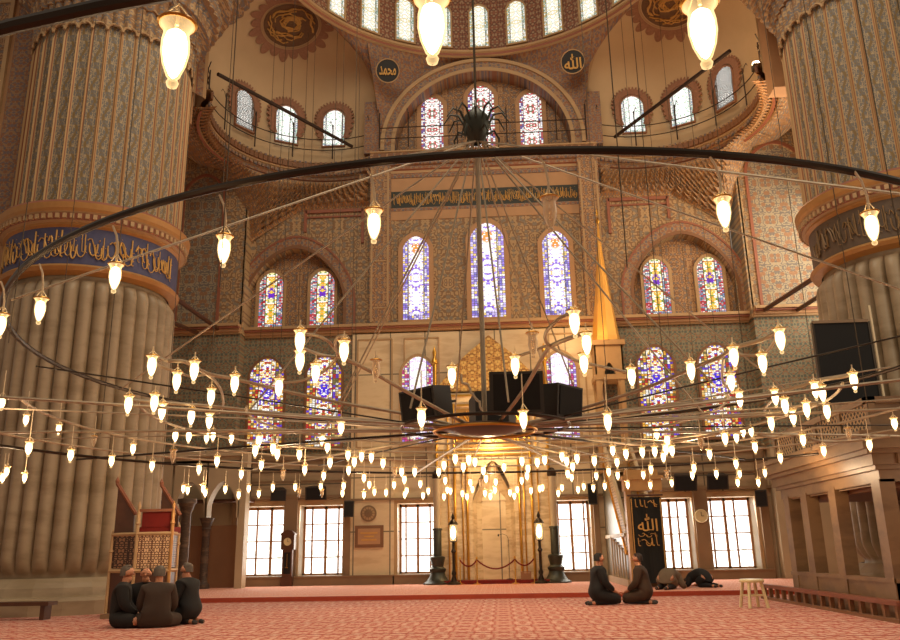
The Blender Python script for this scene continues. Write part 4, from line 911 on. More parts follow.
for s, x in ((-1, -1.78), (1, 1.42)):
    t = thing('standing_lantern', 'tall brass lantern post with a glowing glass %s of the prayer niche' % ('left' if s < 0 else 'right'), 'lantern', (x, WY-1.55, DAIS_Z))
    MB().lathe([(.26, 0), (.24, .06), (.12, .12), (.06, .3), (.09, .4), (.05, .5), (.05, 1.1), (.1, 1.18), (.05, 1.26), (.05, 1.5), (.15, 1.55)], 14).build('post', M['bronze'], t, smooth=True)
    MB().lathe([(.1, 1.55), (.14, 1.72), (.15, 2.0), (.12, 2.16)], 8).build('lantern_glass', M['glass_lit'], t)
    MB().lathe([(0, 1.6), (.085, 1.7), (.1, 1.9), (.05, 2.06), (0, 2.1)], 10).build('bulb', M['flame'], t, smooth=True)
    MB().lathe([(.2, 2.14), (.14, 2.24), (.05, 2.34), (.07, 2.42), (0, 2.6)], 8).build('crown', M['bronze'], t)
    c = MB()
    for k in range(4):
        a = pi/4+k*pi/2; c.tube([(.17*cos(a), .17*sin(a), 1.55), (.19*cos(a), .19*sin(a), 2.0), (.15*cos(a), .15*sin(a), 2.16)], .012, 5)
    c.build('cage', M['bronze'], t)
SX = [-1.55, -.92, .48, 1.18]
for k, x in enumerate(SX):
    t = thing('rope_stand', 'brass rope stand, %s of the four before the prayer niche' % ['leftmost', 'second from left', 'third from left', 'rightmost'][k], 'stand', (x, WY-1.7 if k in (1, 2) else WY-1.45, DAIS_Z), group=None)
    MB().lathe([(.15, 0), (.15, .02), (.04, .05), (.022, .1), (.022, .88), (.04, .9), (.03, .96), (0, .99)], 12).build('post', M['gold'], t, smooth=True)
for k in range(3):
    a = Vector((SX[k], WY-1.7 if k in (1, 2) else WY-1.45, DAIS_Z+.86)); b = Vector((SX[k+1], WY-1.7 if k+1 in (1, 2) else WY-1.45, DAIS_Z+.86)); m = (a+b)/2
    sag = .32 if k == 1 else .22
    o = MB().tube([a.lerp(b, j/12)-m-Vector((0, 0, sag*4*(j/12)*(1-j/12))) for j in range(13)], .028, 7).build('barrier_rope', M['red'], smooth=True, loc=m)
    tag(o, 'dark red rope hanging between the %s rope stands' % ['left two', 'middle two', 'right two'][k], 'rope')
t = thing('microphone_stand', 'thin bent microphone stand inside the prayer niche', 'microphone stand', (.28, WY-.75, DAIS_Z+.13))
MB().lathe([(.13, 0), (.13, .02), (.012, .04)], 12).build('base', M['black'], t)
MB().tube([(0,0,0), (0,0,1.45)], .012, 6).build('pole', M['black'], t)
MB().tube([(0,0,1.45), (-.06,0,1.6), (-.22,0,1.66), (-.36,0,1.62)], .009, 6).build('boom', M['black'], t)
MB().lathe([(0, -.05), (.025, -.03), (.03, .03), (0, .05)], 8, (-.38, 0, 1.61)).build('microphone', M['grille'], t)
t = thing('wooden_stool', 'small orange wooden box stool at the right of the prayer niche', 'stool', (.88, WY-1.15, DAIS_Z))
MB().box(-.2, .2, -.15, .15, .38, .42).build('seat', M['woodframe'], t)
for a in (-1, 1):
    for b in (-1, 1): MB().box(a*.17-.02, a*.17+.02, b*.12-.02, b*.12+.02, 0, .38).build('leg', M['woodframe'], t)
MB().box(-.17, .17, -.12, -.1, .08, .36).build('front_board', M['woodframe'], t)

# ------------------------------------------------------------------ clock, plaques, speakers
t = thing('long_case_clock', 'dark wooden long-case clock between the two left windows', 'clock', (-8.3, WY-.42, DAIS_Z))
MB().box(-.24, .24, -.14, .14, 0, .35).box(-.19, .19, -.11, .11, .35, 1.35).box(-.26, .26, -.15, .15, 1.35, 1.9).build('case', M['wood'], t)
MB().prism([(-.28, 1.9), (-.28, 1.96), (-.16, 2.06), (0, 2.1), (.16, 2.06), (.28, 1.96), (.28, 1.9)], -.16, .14).build('hood', M['wood'], t)
MB().box(-.13, .13, -.125, -.11, .45, 1.25).build('glass_door', M['grille'], t)
d = MB(); d.lathe([(0, 0), (.15, 0), (.15, .01)], 20); o = d.build('dial', M['white'], t); o.rotation_euler = (radians(90), 0, 0); o.location = (0, -.155, 1.65)
MB().box(-.006, .006, -.17, -.165, 1.65, 1.76).box(-.006, .07, -.17, -.165, 1.645, 1.657).build('hands', M['black'], t)
MB().box(-.006, .006, -.135, -.128, .7, 1.2).lathe([(0, 0), (.05, .0), (.05, .01)], 12, (0, -.13, .68)).build('pendulum', M['gold'], t)
t = thing('round_plaque', 'round carved stone plaque above the rectangular plaque', 'plaque', (-5.2, WY-.13, 2.8))
for r, y, m_ in [(.32, .04, 'stone2'), (.25, .06, 'trim'), (.16, .08, 'stone2')]:
    o = MB().lathe([(0, 0), (r, 0), (r, y), (0, y)], 28).build('disc', M[m_], t); o.rotation_euler = (radians(90), 0, 0)
for k in range(12):
    a = k*pi/6; MB().tube([(.05*cos(a), -.09, .05*sin(a)), (.29*cos(a), -.05, .29*sin(a))], .012, 5).build('ray', M['stone2'], t)
t = thing('framed_plaque', 'brown rectangular framed plaque left of the third window', 'plaque', (-5.16, WY-.16, 1.92))
MB().box(-.56, .56, -.05, .03, -.42, .42).build('frame', M['darktrim'], t)
MB().box(-.44, .44, -.07, -.05, -.3, .3).build('field', M['salmon'], t)
MB().box(-.3, .3, -.085, -.07, -.16, -.1).box(-.34, .34, -.085, -.07, .1, .16).box(-.2, .2, -.085, -.07, -.03, .03).build('relief', M['goldpaint'], t)
t = thing('wall_clock', 'small round white wall clock between the two right windows', 'clock', (7.72, WY-.2, 2.45))
o = MB().lathe([(0, 0), (.24, 0), (.26, .03), (.22, .06), (.2, .04), (0, .04)], 24).build('face', M['white'], t); o.rotation_euler = (radians(90), 0, 0)
MB().box(-.01, .01, -.07, -.05, 0, .15).box(0, .1, -.07, -.05, -.01, .01).build('hands', M['black'], t)
def speaker(label, loc, size, rz, tilt=0.2, group='wall loudspeakers'):
    t = thing('loudspeaker', label, 'loudspeaker', loc, rz, group); t.rotation_euler = (tilt, 0, rz); w, d, h = size
    MB().prism([(-w/2, -d/2), (w/2, -d/2), (w*.34, d/2), (-w*.34, d/2)], -h/2, h/2, 'z').build('cabinet', M['black'], t)
    MB().box(-w*.43, w*.43, -d/2-.015, -d/2, -h*.43, h*.43).build('grille', M['grille'], t)
    MB().tube([(0, d*.4, 0), (0, d*.5+.3, .02)], .02, 6).build('bracket', M['black'], t)
    return t
speaker('black loudspeaker over the leftmost ground window, tilted', (-8.75, WY-.55, 3.6), (.6, .36, .45), .35, .35)
speaker('wide black loudspeaker over the second ground window', (-7.2, WY-.5, 3.62), (.85, .4, .5), -.05, .2)
speaker('black loudspeaker high beside the second ground window', (-5.95, WY-.5, 2.98), (.38, .34, .62), .3, .1)
speaker('slim black loudspeaker right of the fourth ground window', (3.6, WY-.55, 3.35), (.34, .34, .8), -.2, .1)
speaker('black loudspeaker over the window beside the banner', (7.1, WY-.6, 3.72), (.9, .42, .6), .1, .3)
speaker('black loudspeaker over the rightmost ground window', (8.35, WY-.6, 3.72), (.8, .42, .55), -.1, .3)
speaker('black loudspeaker beside the rightmost ground window', (9.95, WY-.6, 3.05), (.42, .36, .62), -.3, .1)

# ------------------------------------------------------------------ arcade at the left
t = thing('arcade', 'dim stone arcade of dark columns left of the ground windows', 'arcade', (-11.6, 31.0, DAIS_Z))
mb = MB()
for cx in (-1.55, -.15, 1.1):
    ar = arch_pts(cx, .56, 2.55, 3.0, 3.9, 8, .6); arch_wall(mb, cx-.66, cx+.66, 2.55, 4.7, ar, 0, .5)
mb.box(-2.3, 1.8, 0, .5, 4.6, 5.0); mb.box(-2.3, 1.8, -.12, .6, 4.85, 5.05); mb.build('arches', M['stone'], t)
for cx in (-2.25, -.85, .47):
    MB().lathe([(.24, 0), (.24, .14), (.17, .2), (.15, .3), (.14, 2.1), (.17, 2.16), (.15, 2.2), (.2, 2.36), (.28, 2.56)], 16, (cx, .25, 0)).build('column', M['marble_dark'], t, smooth=True)
MB().box(1.72, 2.0, .0, .5, 0, 5.0).build('end_pilaster', M['stone'], t)
MB().box(-2.0, 1.7, .9, 1.0, 0.0, 2.3).build('dark_panel', M['darktrim'], t)
MB().box(-2.0, 1.8, 1.0, 1.9, 3.2, 3.3).build('ledge', M['wood'], t)

M['goldwood'] = plain('gilded_portal', (190,142,84), .5, .1, .15, 3)
M['conegold'] = plain('gilded_cone', (224,164,72), .45, .35, .1, 2)
g = G('pulpit_pierced', .6); o_ = g.sep(g.tc()); a_ = g.vor(g.comb(g.math('PINGPONG', o_[1], .2), g.math('PINGPONG', o_[2], .2), 0.0), 8.0, 'DISTANCE_TO_EDGE', .6)['Distance']
g.color(g.mix(g.step(a_, .1, .03), lin((90,62,38)), lin((196,164,118)))); scrm = g.m
# ------------------------------------------------------------------ minbar (pulpit with stair) at the right
t = thing('minbar', 'tall marble pulpit with a receding stair flank and a gilded cone', 'pulpit', (4.05, 29.0, DAIS_Z))
# the stair climbs from the portal (near) to the canopied landing (far)
prof = [(3.9, 0), (3.9, 4.3), (2.9, 4.3), (-1.5, 1.0), (-1.5, 0)]
for x in (0.0, .92):
    f = MB(); f.prism(prof, x, x+.1, 'x'); f.build('stair_flank', M['marble'], t)
mb = MB()
for k in range(14): mb.box(.1, .92, -1.5+k*.32, -1.18+k*.32, 0, .2+k*.235)
mb.build('steps', M['marble_grey'], t)
mb = MB(); mb.box(-.06, -.0, -1.5, 3.9, 0, .22); mb.build('flank_plinth', M['stone'], t)
for k in range(6):
    y = -1.2+k*.62; h = 1.1+k*.1
    MB().lathe([(.05, .22), (.035, .3), (.035, h-.1), (.06, h)], 8, (-.05, y, 0)).build('flank_colonnette', M['stone'], t)
MB().box(-.07, 0, -1.4, 3.9, 1.55, 1.66).build('flank_ledge', M['stone'], t)
for x in (.0, .96):
    MB().tube([(x, -1.6, 1.9), (x, 2.9, 5.25)], .07, 6).build('handrail', M['stone'], t)
    MB().prism([(-1.5, 1.05), (-1.5, 1.75), (2.9, 5.1), (2.9, 4.35)], x-.02, x+.04, 'x').build('pierced_balustrade', scrm, t)
    MB().tube([(x-.03, -1.5, 1.0), (x-.03, 2.9, 4.3)], .05, 6).build('string_moulding', M['gold'], t)
mb = MB(); mb.box(-.02, .14, -2.05, -1.65, 0, 2.95); mb.box(.9, 1.1, -2.05, -1.65, 0, 2.95); mb.box(-.06, 1.14, -2.1, -1.6, 2.95, 3.3); mb.box(-.12, 1.2, -2.16, -1.56, 3.3, 3.42); mb.box(.02, 1.06, -2.0, -1.66, 3.42, 3.62)
mb.build('portal', M['goldwood'], t)
mb = MB(); mb.box(-.1, 1.0, 2.9, 3.9, 4.0, 4.3)
for a in (-.02, .92):
    for b in (2.95, 3.8): mb.box(a-.07, a+.07, b-.07, b+.07, 4.3, 7.7)
mb.box(-.16, 1.08, 2.85, 3.95, 7.6, 7.8); mb.box(-.2, 1.12, 2.8, 3.98, 9.0, 9.2)
ar = arch_pts(.46, .36, 6.2, 7.0, 8.3, 8, .6)
arch_wall(mb, -.1, 1.02, 6.2, 9.1, ar, 2.9, .12)
mb.box(-.1, -.04, 2.9, 3.85, 7.7, 9.1); mb.box(.96, 1.02, 2.9, 3.85, 7.7, 9.1)
mb.build('canopy', plain('pulpit_stone', (186,146,96), .55, 0, .15, 2), t)
MB().lathe([(.6, 9.2), (.55, 9.4), (.32, 11.2), (.11, 13.2), (.02, 14.4)], 8, (.46, 3.35, 0)).build('cone', M['conegold'], t)
MB().lathe([(.0, 14.3), (.09, 14.5), (.0, 14.7), (.06, 14.85), (0, 15.1)], 10, (.46, 3.35, 0)).build('finial', M['gold'], t, smooth=True)

# black banner with the name in gold
t = thing('portal_curtain', 'tall black cloth curtain embroidered with gold calligraphy on the pulpit portal', 'curtain', (4.62, 26.84, DAIS_Z))
mb = MB(); rows = []
for k in range(9):
    z = .12+2.62*k/8; rows.append([(-.48+.96*j/10*(1), .03*sin(j*1.4+k*.2)-(0 if z > .45 else 0), z if not (k == 0) else z+(.14 if j in (0, 10) else 0)) for j in range(11)])
mb.grid(rows); rows2 = [[(x, y+.03, z) for x, y, z in r] for r in rows]; mb.grid(rows2); mb.build('cloth', M['bannerblack'] if 'bannerblack' in M else plain('black_velvet', (22,22,18), .85, 0, .1), t)
def text_mesh(txt, w, cx, cz, y, parent, mat, name='lettering'):
    cu = bpy.data.curves.new('lettering', 'FONT'); cu.body = txt; cu.size = 1; cu.extrude = .01; cu.offset = .008
    ob = bpy.data.objects.new('tmp', cu); COL.objects.link(ob); bpy.context.view_layer.update()
    me = bpy.data.meshes.new_from_object(ob.evaluated_get(bpy.context.evaluated_depsgraph_get())); bpy.data.objects.remove(ob)
    if len(me.vertices):
        xs = [v.co.x for v in me.vertices]; ys = [v.co.y for v in me.vertices]; k = w/(max(xs)-min(xs)); mx_, my = (max(xs)+min(xs))/2, (max(ys)+min(ys))/2
        for v in me.vertices: v.co = ((v.co.x-mx_)*k+cx, y-v.co.z, (v.co.y-my)*k+cz)
    me.materials.clear(); me.materials.append(mat); o = bpy.data.objects.new(name, me); COL.objects.link(o); o.parent = parent; return o
text_mesh(ALLAH, .62, 0, 1.95, -.06, t, M['goldpaint'])
l = MB(); scribble(l, -.36, .34, 1.22, 1.5, -.06, 5, .018, 31); scribble(l, -.36, .34, 2.4, 2.68, -.06, 5, .018, 32); scribble(l, -.3, .3, 1.5, 1.66, -.06, 5, .01, 33)
l.build('lettering', M['goldpaint'], t)
MB().box(-.47, -.44, -.05, -.04, .5, 2.7).box(.44, .47, -.05, -.04, .5, 2.7).build('border', M['goldpaint'], t)
MB().tube([(-.56, .02, 2.8), (.56, .02, 2.8)], .03, 8).build('pole', M['wood'], t)
M['woodred'] = plain('red_brown_wood', (136,78,48), .4, 0, .15, 6)
# ------------------------------------------------------------------ preacher's chair at the left
t = thing('preaching_chair', 'inlaid wooden preaching chair with lattice panels and red cushion by the left pier', 'chair', (-7.95, 19.0, 0), radians(0))
MB().box(-.9, .6, -.5, .5, .0, .1).build('base', M['stone2'], t)
pc = [(-.62, -.45), (.02, -.62), (.68, -.45), (.62, .5), (-.62, .5)]
pc = [(-.92, -.2), (-.22, -.5), (.58, -.5), (.42, .3), (-.85, .4)]
g = G('inlaid_lattice', .5); o_ = g.sep(g.tc()); w = g.comb(g.math('PINGPONG', g.math('ADD', o_[0], o_[1]), .12), g.math('PINGPONG', o_[2], .12), 0.0)
ed = g.vor(w, 17.0, 'DISTANCE_TO_EDGE', .6)['Distance']; g.color(g.mix(g.step(ed, .16, .03), lin((96,52,32)), lin((220,186,144)))); lat = g.m
g = G('dark_lattice', .5); o_ = g.sep(g.tc()); w = g.comb(g.math('PINGPONG', g.math('ADD', o_[0], o_[1]), .12), g.math('PINGPONG', o_[2], .12), 0.0)
ed = g.vor(w, 17.0, 'DISTANCE_TO_EDGE', .6)['Distance']; g.color(g.mix(g.step(ed, .18, .03), lin((50,28,18)), lin((150,110,74)))); lat2 = g.m
def panel(a, b, z0, z1, th=.04):
    a, b = Vector((a[0], a[1], 0)), Vector((b[0], b[1], 0)); d = (b-a); n_ = Vector((d.y, -d.x, 0)).normalized()*th
    m = MB(); v = [a, b, b-n_, a-n_]; m.add([(p.x, p.y, z0) for p in v]+[(p.x, p.y, z1) for p in v], [(0,1,2,3), (4,5,6,7), (0,1,5,4), (1,2,6,5), (2,3,7,6), (3,0,4,7)]); return m
panel(pc[1], pc[2], 1.06, 1.78).build('lattice_panel', lat, t); panel(pc[0], pc[1], 1.06, 1.78).build('lattice_panel', lat2, t); panel(pc[2], pc[3], 1.06, 1.78).build('lattice_panel', lat2, t); panel(pc[4], pc[0], 1.06, 1.78).build('lattice_panel', lat2, t)
panel(pc[1], pc[2], .1, .98).build('lower_panel', M['wood'], t); panel(pc[0], pc[1], .1, .98).build('lower_panel', M['wood'], t); panel(pc[4], pc[0], .1, .98).build('lower_panel', M['wood'], t); panel(pc[2], pc[3], .1, .98).build('lower_panel', M['wood'], t)
mb = MB()
for z in (1.0, 1.8):
    for a, b in zip(pc, pc[1:]+pc[:1]): mb.tube([(a[0], a[1], z), (b[0], b[1], z)], .045, 6)
mb.build('moulding', M['trim'], t)
for i, (a, h) in enumerate(zip(pc, (1.75, 2.35, 2.35, 1.9, 1.9))):
    MB().lathe([(.04, 0), (.04, h-.35), (.06, h-.33), (.035, h-.25), (.045, h-.12), (.025, h-.02), (.04, h+.06), (0, h+.18)], 10, (a[0], a[1], 0)).build('corner_post', M['goldtrim'] if i == 2 else M['trim'], t, smooth=True)
MB().box(-.3, .5, -.42, .2, 1.82, 1.95).box(-.16, .52, -.44, -.34, 1.95, 2.28).build('red_cushion', M['red'], t)
MB().box(-.2, .56, -.52, -.46, 2.28, 2.34).build('front_rail', M['woodred'], t)
for (x0, y_) in ((-.86, -.28), (-.1, .42)):
    MB().prism([(x0, 1.84), (x0, 2.86), (x0+.44, 2.24), (x0+.44, 1.84)], y_, y_+.04).build('arm_panel', M['wood'], t)
    MB().tube([(x0-.03, y_, 2.95), (x0+.48, y_, 2.24)], .045, 6).build('sloping_arm', M['woodred'], t)
    MB().lathe([(.04, 0), (.05, .06), (0, .16)], 8, (x0-.03, y_, 2.95)).build('finial', M['woodred'], t)
# dark marble column right of it
o = MB().lathe([(.24, 0), (.24, .12), (.18, .2), (.15, .4), (.15, 2.5), (.19, 2.6), (.26, 2.8), (.3, 2.8), (.3, 2.95), (.0, 2.95)], 16).build('marble_column', M['marble_dark'], smooth=True, loc=(-10.05, 26.3, DAIS_Z))
tag(o, 'slender dark marble column right of the preaching chair', 'column')
# low bench board in front of the left pier
o = MB().box(-2.6, 1.2, -.2, .2, .3, .38).box(-2.5, -2.4, -.15, .15, 0, .3).box(1.0, 1.1, -.15, .15, 0, .3).build('low_bench', M['wood'], loc=(-11.2, 18.6, 0)); tag(o, 'low dark wooden bench before the left pier', 'bench')

# ------------------------------------------------------------------ tribune at the right
t = thing('tribune', 'pale marble tribune on square posts at the foot of the right pier', 'tribune', (7.0, 15.7, 0))
# side along +y from y=0 (near corner) to 6.0 (far end); front along +x
mb = MB(); mb.box(.1, 6.0, .1, 6.0, 0, .12); mb.build('base', M['stone2'], t)
def lowwall(a, b, axis):
    m = MB()
    if axis == 'y': m.box(.0, .16, a, b, .12, .68); m.box(-.03, .19, a, b, .62, .7)
    else: m.box(a, b, .0, .16, .12, .68); m.box(a, b, -.03, .19, .62, .7)
    return m
lowwall(0, 5.4, 'y').build('parapet', M['tribune'], t); lowwall(0, 6.0, 'x').build('parapet', M['tribune'], t)
for y in (5.05, 3.85, 2.2, 0.08): MB().box(-.02, .26, y-.18+.1, y+.18+.1, .12, 2.45).build('post', M['tribune'], t)
for x in (2.2, 4.4): MB().box(x-.16, x+.16, -.02, .26, .12, 2.45).build('post', M['tribune'], t)
for y, w_ in ((4.55, .82), (3.1, 1.25), (1.2, 1.75)):
    MB().box(.06, .1, y-w_/2-.0, y+w_/2, 2.36, 2.45).build('opening_frame', M['stone2'], t)
mb = MB()
for (pr, z0, z1) in [(.0, 2.4, 2.62), (.08, 2.62, 2.7), (.14, 2.7, 2.9), (.26, 2.9, 2.98), (.36, 2.98, 3.2), (.42, 3.2, 3.3)]:
    mb.box(-pr, 6.2, -pr, 5.5+pr, z0, z1)
mb.build('cornice', M['tribune'], t)
g = G('pierced_screen', .6); o_ = g.sep(g.tc()); dg = g.math('ADD', o_[0], o_[1])
a_ = g.math('PINGPONG', g.math('ADD', dg, o_[2]), .08); b_ = g.math('PINGPONG', g.math('SUBTRACT', dg, o_[2]), .08)
g.color(g.mix(g.math('GREATER_THAN', g.math('MINIMUM', a_, b_), .028), lin((178,146,104)), lin((50,34,22)))); scr = g.m
for i in range(4):
    MB().box(.0, .05, 1.36*i+.1, 1.36*i+1.3, 3.34, 3.86).build('pierced_screen', scr, t)
for i in range(4): MB().box(1.36*i+.1, 1.36*i+1.3, .0, .05, 3.34, 3.86).build('pierced_screen', M['tribune'], t)
mb = MB()
for i in range(5): mb.box(-.03, .1, 1.36*i-.05, 1.36*i+.09, 3.3, 3.95)
for i in range(1, 5): mb.box(1.36*i-.07, 1.36*i+.07, -.03, .1, 3.3, 3.95)
mb.box(-.05, .12, -.05, 5.55, 3.86, 3.98); mb.box(-.05, 6.0, -.05, .12, 3.86, 3.98)
mb.build('balustrade', M['tribune'], t)
mb = MB()
for i in range(26): mb.box(.3+.22*i, .42+.22*i, -.2, -.1, 2.72, 2.9)
mb.build('dentils', M['stone2'], t)
MB().box(.3, 6.0, .3, 5.3, 2.3, 2.4).build('ceiling_boards', M['darktrim'], t)
for x, y in ((5.0, 4.8), (3.2, 5.2)): MB().lathe([(.2, .12), (.16, .3), (.14, 2.0), (.24, 2.35)], 14, (x, y, 0)).build('inner_column', M['tribune'], t, smooth=True)
# wooden rail bench at its foot
t = thing('foot_rail', 'low red-brown wooden rail running along the foot of the tribune', 'rail', (6.72, 15.0, 0))
MB().box(-.08, .08, 0, 7.6, .28, .36).build('top_rail', M['woodred2'] if 'woodred2' in M else plain('reddish_rail', (130,74,52), .5, 0, .1, 4), t)
MB().box(-.09, .09, 0, 7.6, .0, .06).build('bottom_rail', M['darktrim'], t)
for k in range(16): MB().box(-.04, .04, .1+k*.49, .2+k*.49, .06, .28).build('upright', M['darktrim'], t)
# white stool
t = thing('plastic_stool', 'small cream plastic stool standing alone on the red carpet', 'stool', (5.5, 19.3, 0), .2)
MB().lathe([(0, .6), (.24, .6), (.27, .57), (.26, .53), (0, .53)], 20).build('seat', M['white'], t, smooth=True)
for k in range(4):
    a = pi/4+k*pi/2; MB().tube([(.2*cos(a), .2*sin(a), .54), (.3*cos(a), .3*sin(a), 0)], .035, 6).build('leg', M['white'], t)
MB().tube([(.25*cos(pi/4+k*pi/2), .25*sin(pi/4+k*pi/2), .26) for k in range(4)], .018, 6, True).build('stretcher', M['white'], t)
# black panel on the right pier and its stand pole
t = thing('projection_panel', 'large black rectangular panel hung on the right pier', 'panel', (8.35, 19.5, 5.5))
MB().box(-.66, .66, 0, .07, -1.02, .95).build('panel', M['grille'], t)
for x in (-.66, .66): MB().box(x-.025, x+.025, -.02, .09, -1.02, .97).build('frame_edge', M['bronze'], t)
MB().tube([(.72, -.05, -1.9), (.72, -.05, 1.35)], .022, 6).build('white_cable', M['cord'], t)
MB().box(-.65, .65, -.03, .1, .95, 1.02).build('top_case', M['stone2'], t)

# ------------------------------------------------------------------ chandelier
HX, HY, HZ = -.17, 11.2, 2.9
ch = thing('chandelier', 'vast iron ring chandelier hanging low across the whole hall', 'chandelier', (HX, HY, HZ))
def ring(r, z, th, n=160, mat='bronze', a0=0, a1=2*pi, o=(0, 0)):
    full = a1-a0 > 6.28
    return MB().tube([(o[0]+r*cos(a0+(a1-a0)*i/n), o[1]+r*sin(a0+(a1-a0)*i/n), z-HZ) for i in range(n if full else n+1)], th, 8, full).build('ring', M[mat], ch, smooth=True)
ring(6.06, 3.83, .03, mat='bronze', o=(.27, -.25)); ring(8.93, 3.12, .026, o=(.6, -.12))
for r, a in ((7.3, 1.02), (5.8, .72), (4.5, .6), (3.2, .2)):    # the inner rings are open towards the entrance
    ring(r, 3.12, .018, 90, 'steel', -a*.9+.2 if r > 6 else -.35, pi+(a*.9-.2 if r > 6 else .35))
ring(1.15, 2.94, .022, 60); ring(.7, 2.88, .02, 50, 'gold')
MB().lathe([(0, -.08), (.25, -.07), (.5, -.02), (.62, .02), (.5, .05), (.2, .08), (0, .08)], 28).build('hub', M['bronze'], ch, smooth=True)
MB().tube([(0, 0, 0), (0, 0, 4.1)], .035, 8).build('mast', M['steel'], ch)
MB().tube([(0, 0, 5.0), (0, 0, 21.0)], .022, 6).build('suspension_cable', M['wire'], ch)
cr = MB(); cr.lathe([(.05, 4.34), (.14, 4.44), (.21, 4.62), (.19, 4.8), (.08, 4.92), (.03, 5.0)], 14); cr.build('crown', M['greenbronze'], ch, smooth=True)
for k in range(12):
    a = 2*pi*k/12; ca, sa = cos(a), sin(a)
    MB().tube([(.16*ca, .16*sa, 4.62), (.27*ca, .27*sa, 4.84), (.4*ca, .4*sa, 4.86), (.5*ca, .5*sa, 4.7)], [.018, .02, .016, .008], 6).build('crown_leaf', M['greenbronze'], ch, smooth=True)
    if k % 2 == 0: MB().tube([(.15*ca, .15*sa, 4.5), (.27*ca, .27*sa, 4.56), (.34*ca, .34*sa, 4.42), (.33*ca, .33*sa, 4.28)], [.018, .02, .016, .008], 6).build('crown_leaf', M['greenbronze'], ch, smooth=True)
for k in range(16):    # stays from the crown to the rings
    a = 2*pi*(k+.5)/16
    if k % 2: r, z = 6.0, 3.83-HZ
    else: r, z = 3.2, 3.12-HZ
    if not (k % 2) and sin(a) < -.8: r = 1.6; z = .1
    MB().tube([(.08*cos(a), .08*sin(a), 4.36), (r*cos(a)+(.27 if r == 6.0 else 0), r*sin(a)-(.25 if r == 6.0 else 0), z)], .014, 6).build('stay', M['steel'], ch)
for k in range(28):    # radial rods, open towards the entrance
    a = radians(-24+228*k/27+random.uniform(-1, 1)); big = k % 3 == 0
    r1 = 8.93 if big else (6.13 if k % 3 == 1 else 7.3 if -.3 < a < pi+.3 else 4.5); z1 = (3.12 if r1 != 6.13 else 3.83)-HZ
    MB().tube([(.55*cos(a), .55*sin(a), .02), ((r1*.5)*cos(a), (r1*.5)*sin(a), .04+(z1-.04)*.45), (r1*cos(a), r1*sin(a), z1)], .012 if not big else .02, 6).build('rod', M['bronze' if k % 4 == 1 else 'steel'], ch)
for k in range(7):     # outer spokes joining the two near rings behind the viewer's left and right
    a = radians(200+140*k/6); 
    if abs(degrees(a)-270) < 70 and abs(degrees(a)-270) > 55: MB().tube([(6.13*cos(a), 6.13*sin(a), 3.83-HZ), (8.93*cos(a), 8.93*sin(a), 3.12-HZ)], .015, 6).build('rod', M['bronze'], ch)
def smooth_path(P, sub=4):
    P = [Vector(p) for p in P]; out = []
    for i in range(len(P)-1):
        p0, p1, p2, p3 = P[max(i-1, 0)], P[i], P[i+1], P[min(i+2, len(P)-1)]
        for j in range(sub):
            t = j/sub; out.append(.5*((2*p1)+(p2-p0)*t+(2*p0-5*p1+4*p2-p3)*t*t+(3*p1-p0-3*p2+p3)*t**3))
    out.append(P[-1]); return out
for k, pts in PIPES.items():
    th = .023 if k.startswith('pipe') else .017
    MB().tube([p-Vector((HX, HY, HZ)) for p in smooth_path(pts)], th if k not in ('pipe_j', 'pipe_k') else .022, 7).build('arm', M['armmetal'] if 'armmetal' in M else M['steel'], ch, smooth=True)
# loudspeakers on the hub
for (lab, x, y, rz, sz, tl) in [('black loudspeaker facing the viewer at the middle of the chandelier hub', .42, -.55, .05, (.7, .46, .54), .1), ('black loudspeaker angled left on the chandelier hub', -.75, -.3, -.75, (.7, .42, .42), .15),
        ('black loudspeaker angled right on the chandelier hub', 1.0, -.1, .9, (.6, .42, .44), .1), ('black loudspeaker facing the niche at the back of the chandelier hub', .1, .75, pi, (.7, .5, .5), .1)]:
    speaker(lab, (HX+x, HY+y, HZ+.12+sz[2]/2), sz, rz, tl, 'loudspeakers on the chandelier hub')
tag(MB().tube([(.02*cos(k*1.1)+k*.02, .0, .5-k*.03+.02*sin(k*1.6)) for k in range(16)], .018, 6).build('coiled_cable', M['steel'], smooth=True, loc=(HX-.3, HY-.95, HZ+.08)), 'pale coiled cable between the hub loudspeakers', 'cable')

# glass lamps
def cup_profile(n=0):
    return [(.003, -.135), (.016, -.128), (.02, -.114), (.013, -.102), (.022, -.09), (.038, -.045), (.046, .0), (.045, .04), (.04, .068), (.045, .085), (.062, .105), (.058, .108), (.041, .088), (.037, .066), (.042, .04), (.043, .0)]
def bulb_profile():
    return [(0, -.1), (.014, -.085), (.029, -.05), (.038, -.005), (.038, .035), (.03, .066), (.014, .08), (0, .082)]
def make_lamp(lit, seg):
    t = thing('glass_lamp', '', 'lamp', (0, 0, 0))
    MB().lathe(cup_profile(), seg).build('glass_cup', M['glass_lit' if lit else 'glass'], t, smooth=True)
    if lit: MB().lathe(bulb_profile(), max(8, seg-4)).build('bulb', M['flame'], t, smooth=True)
    else: MB().lathe([(0, -.05), (.018, -.03), (.02, .03), (0, .05)], 8).build('unlit_bulb', M['glass'], t, smooth=True)
    MB().tube([(.058*cos(2*pi*k/16), .058*sin(2*pi*k/16), .105) for k in range(16)], .007, 5, True).build('rim', M['gold'], t, smooth=True)
    return t
P_ = {(l, n): make_lamp(l, n) for l in (0, 1) for n in (10, 24)}
used = {k: False for k in P_}
cords = {}
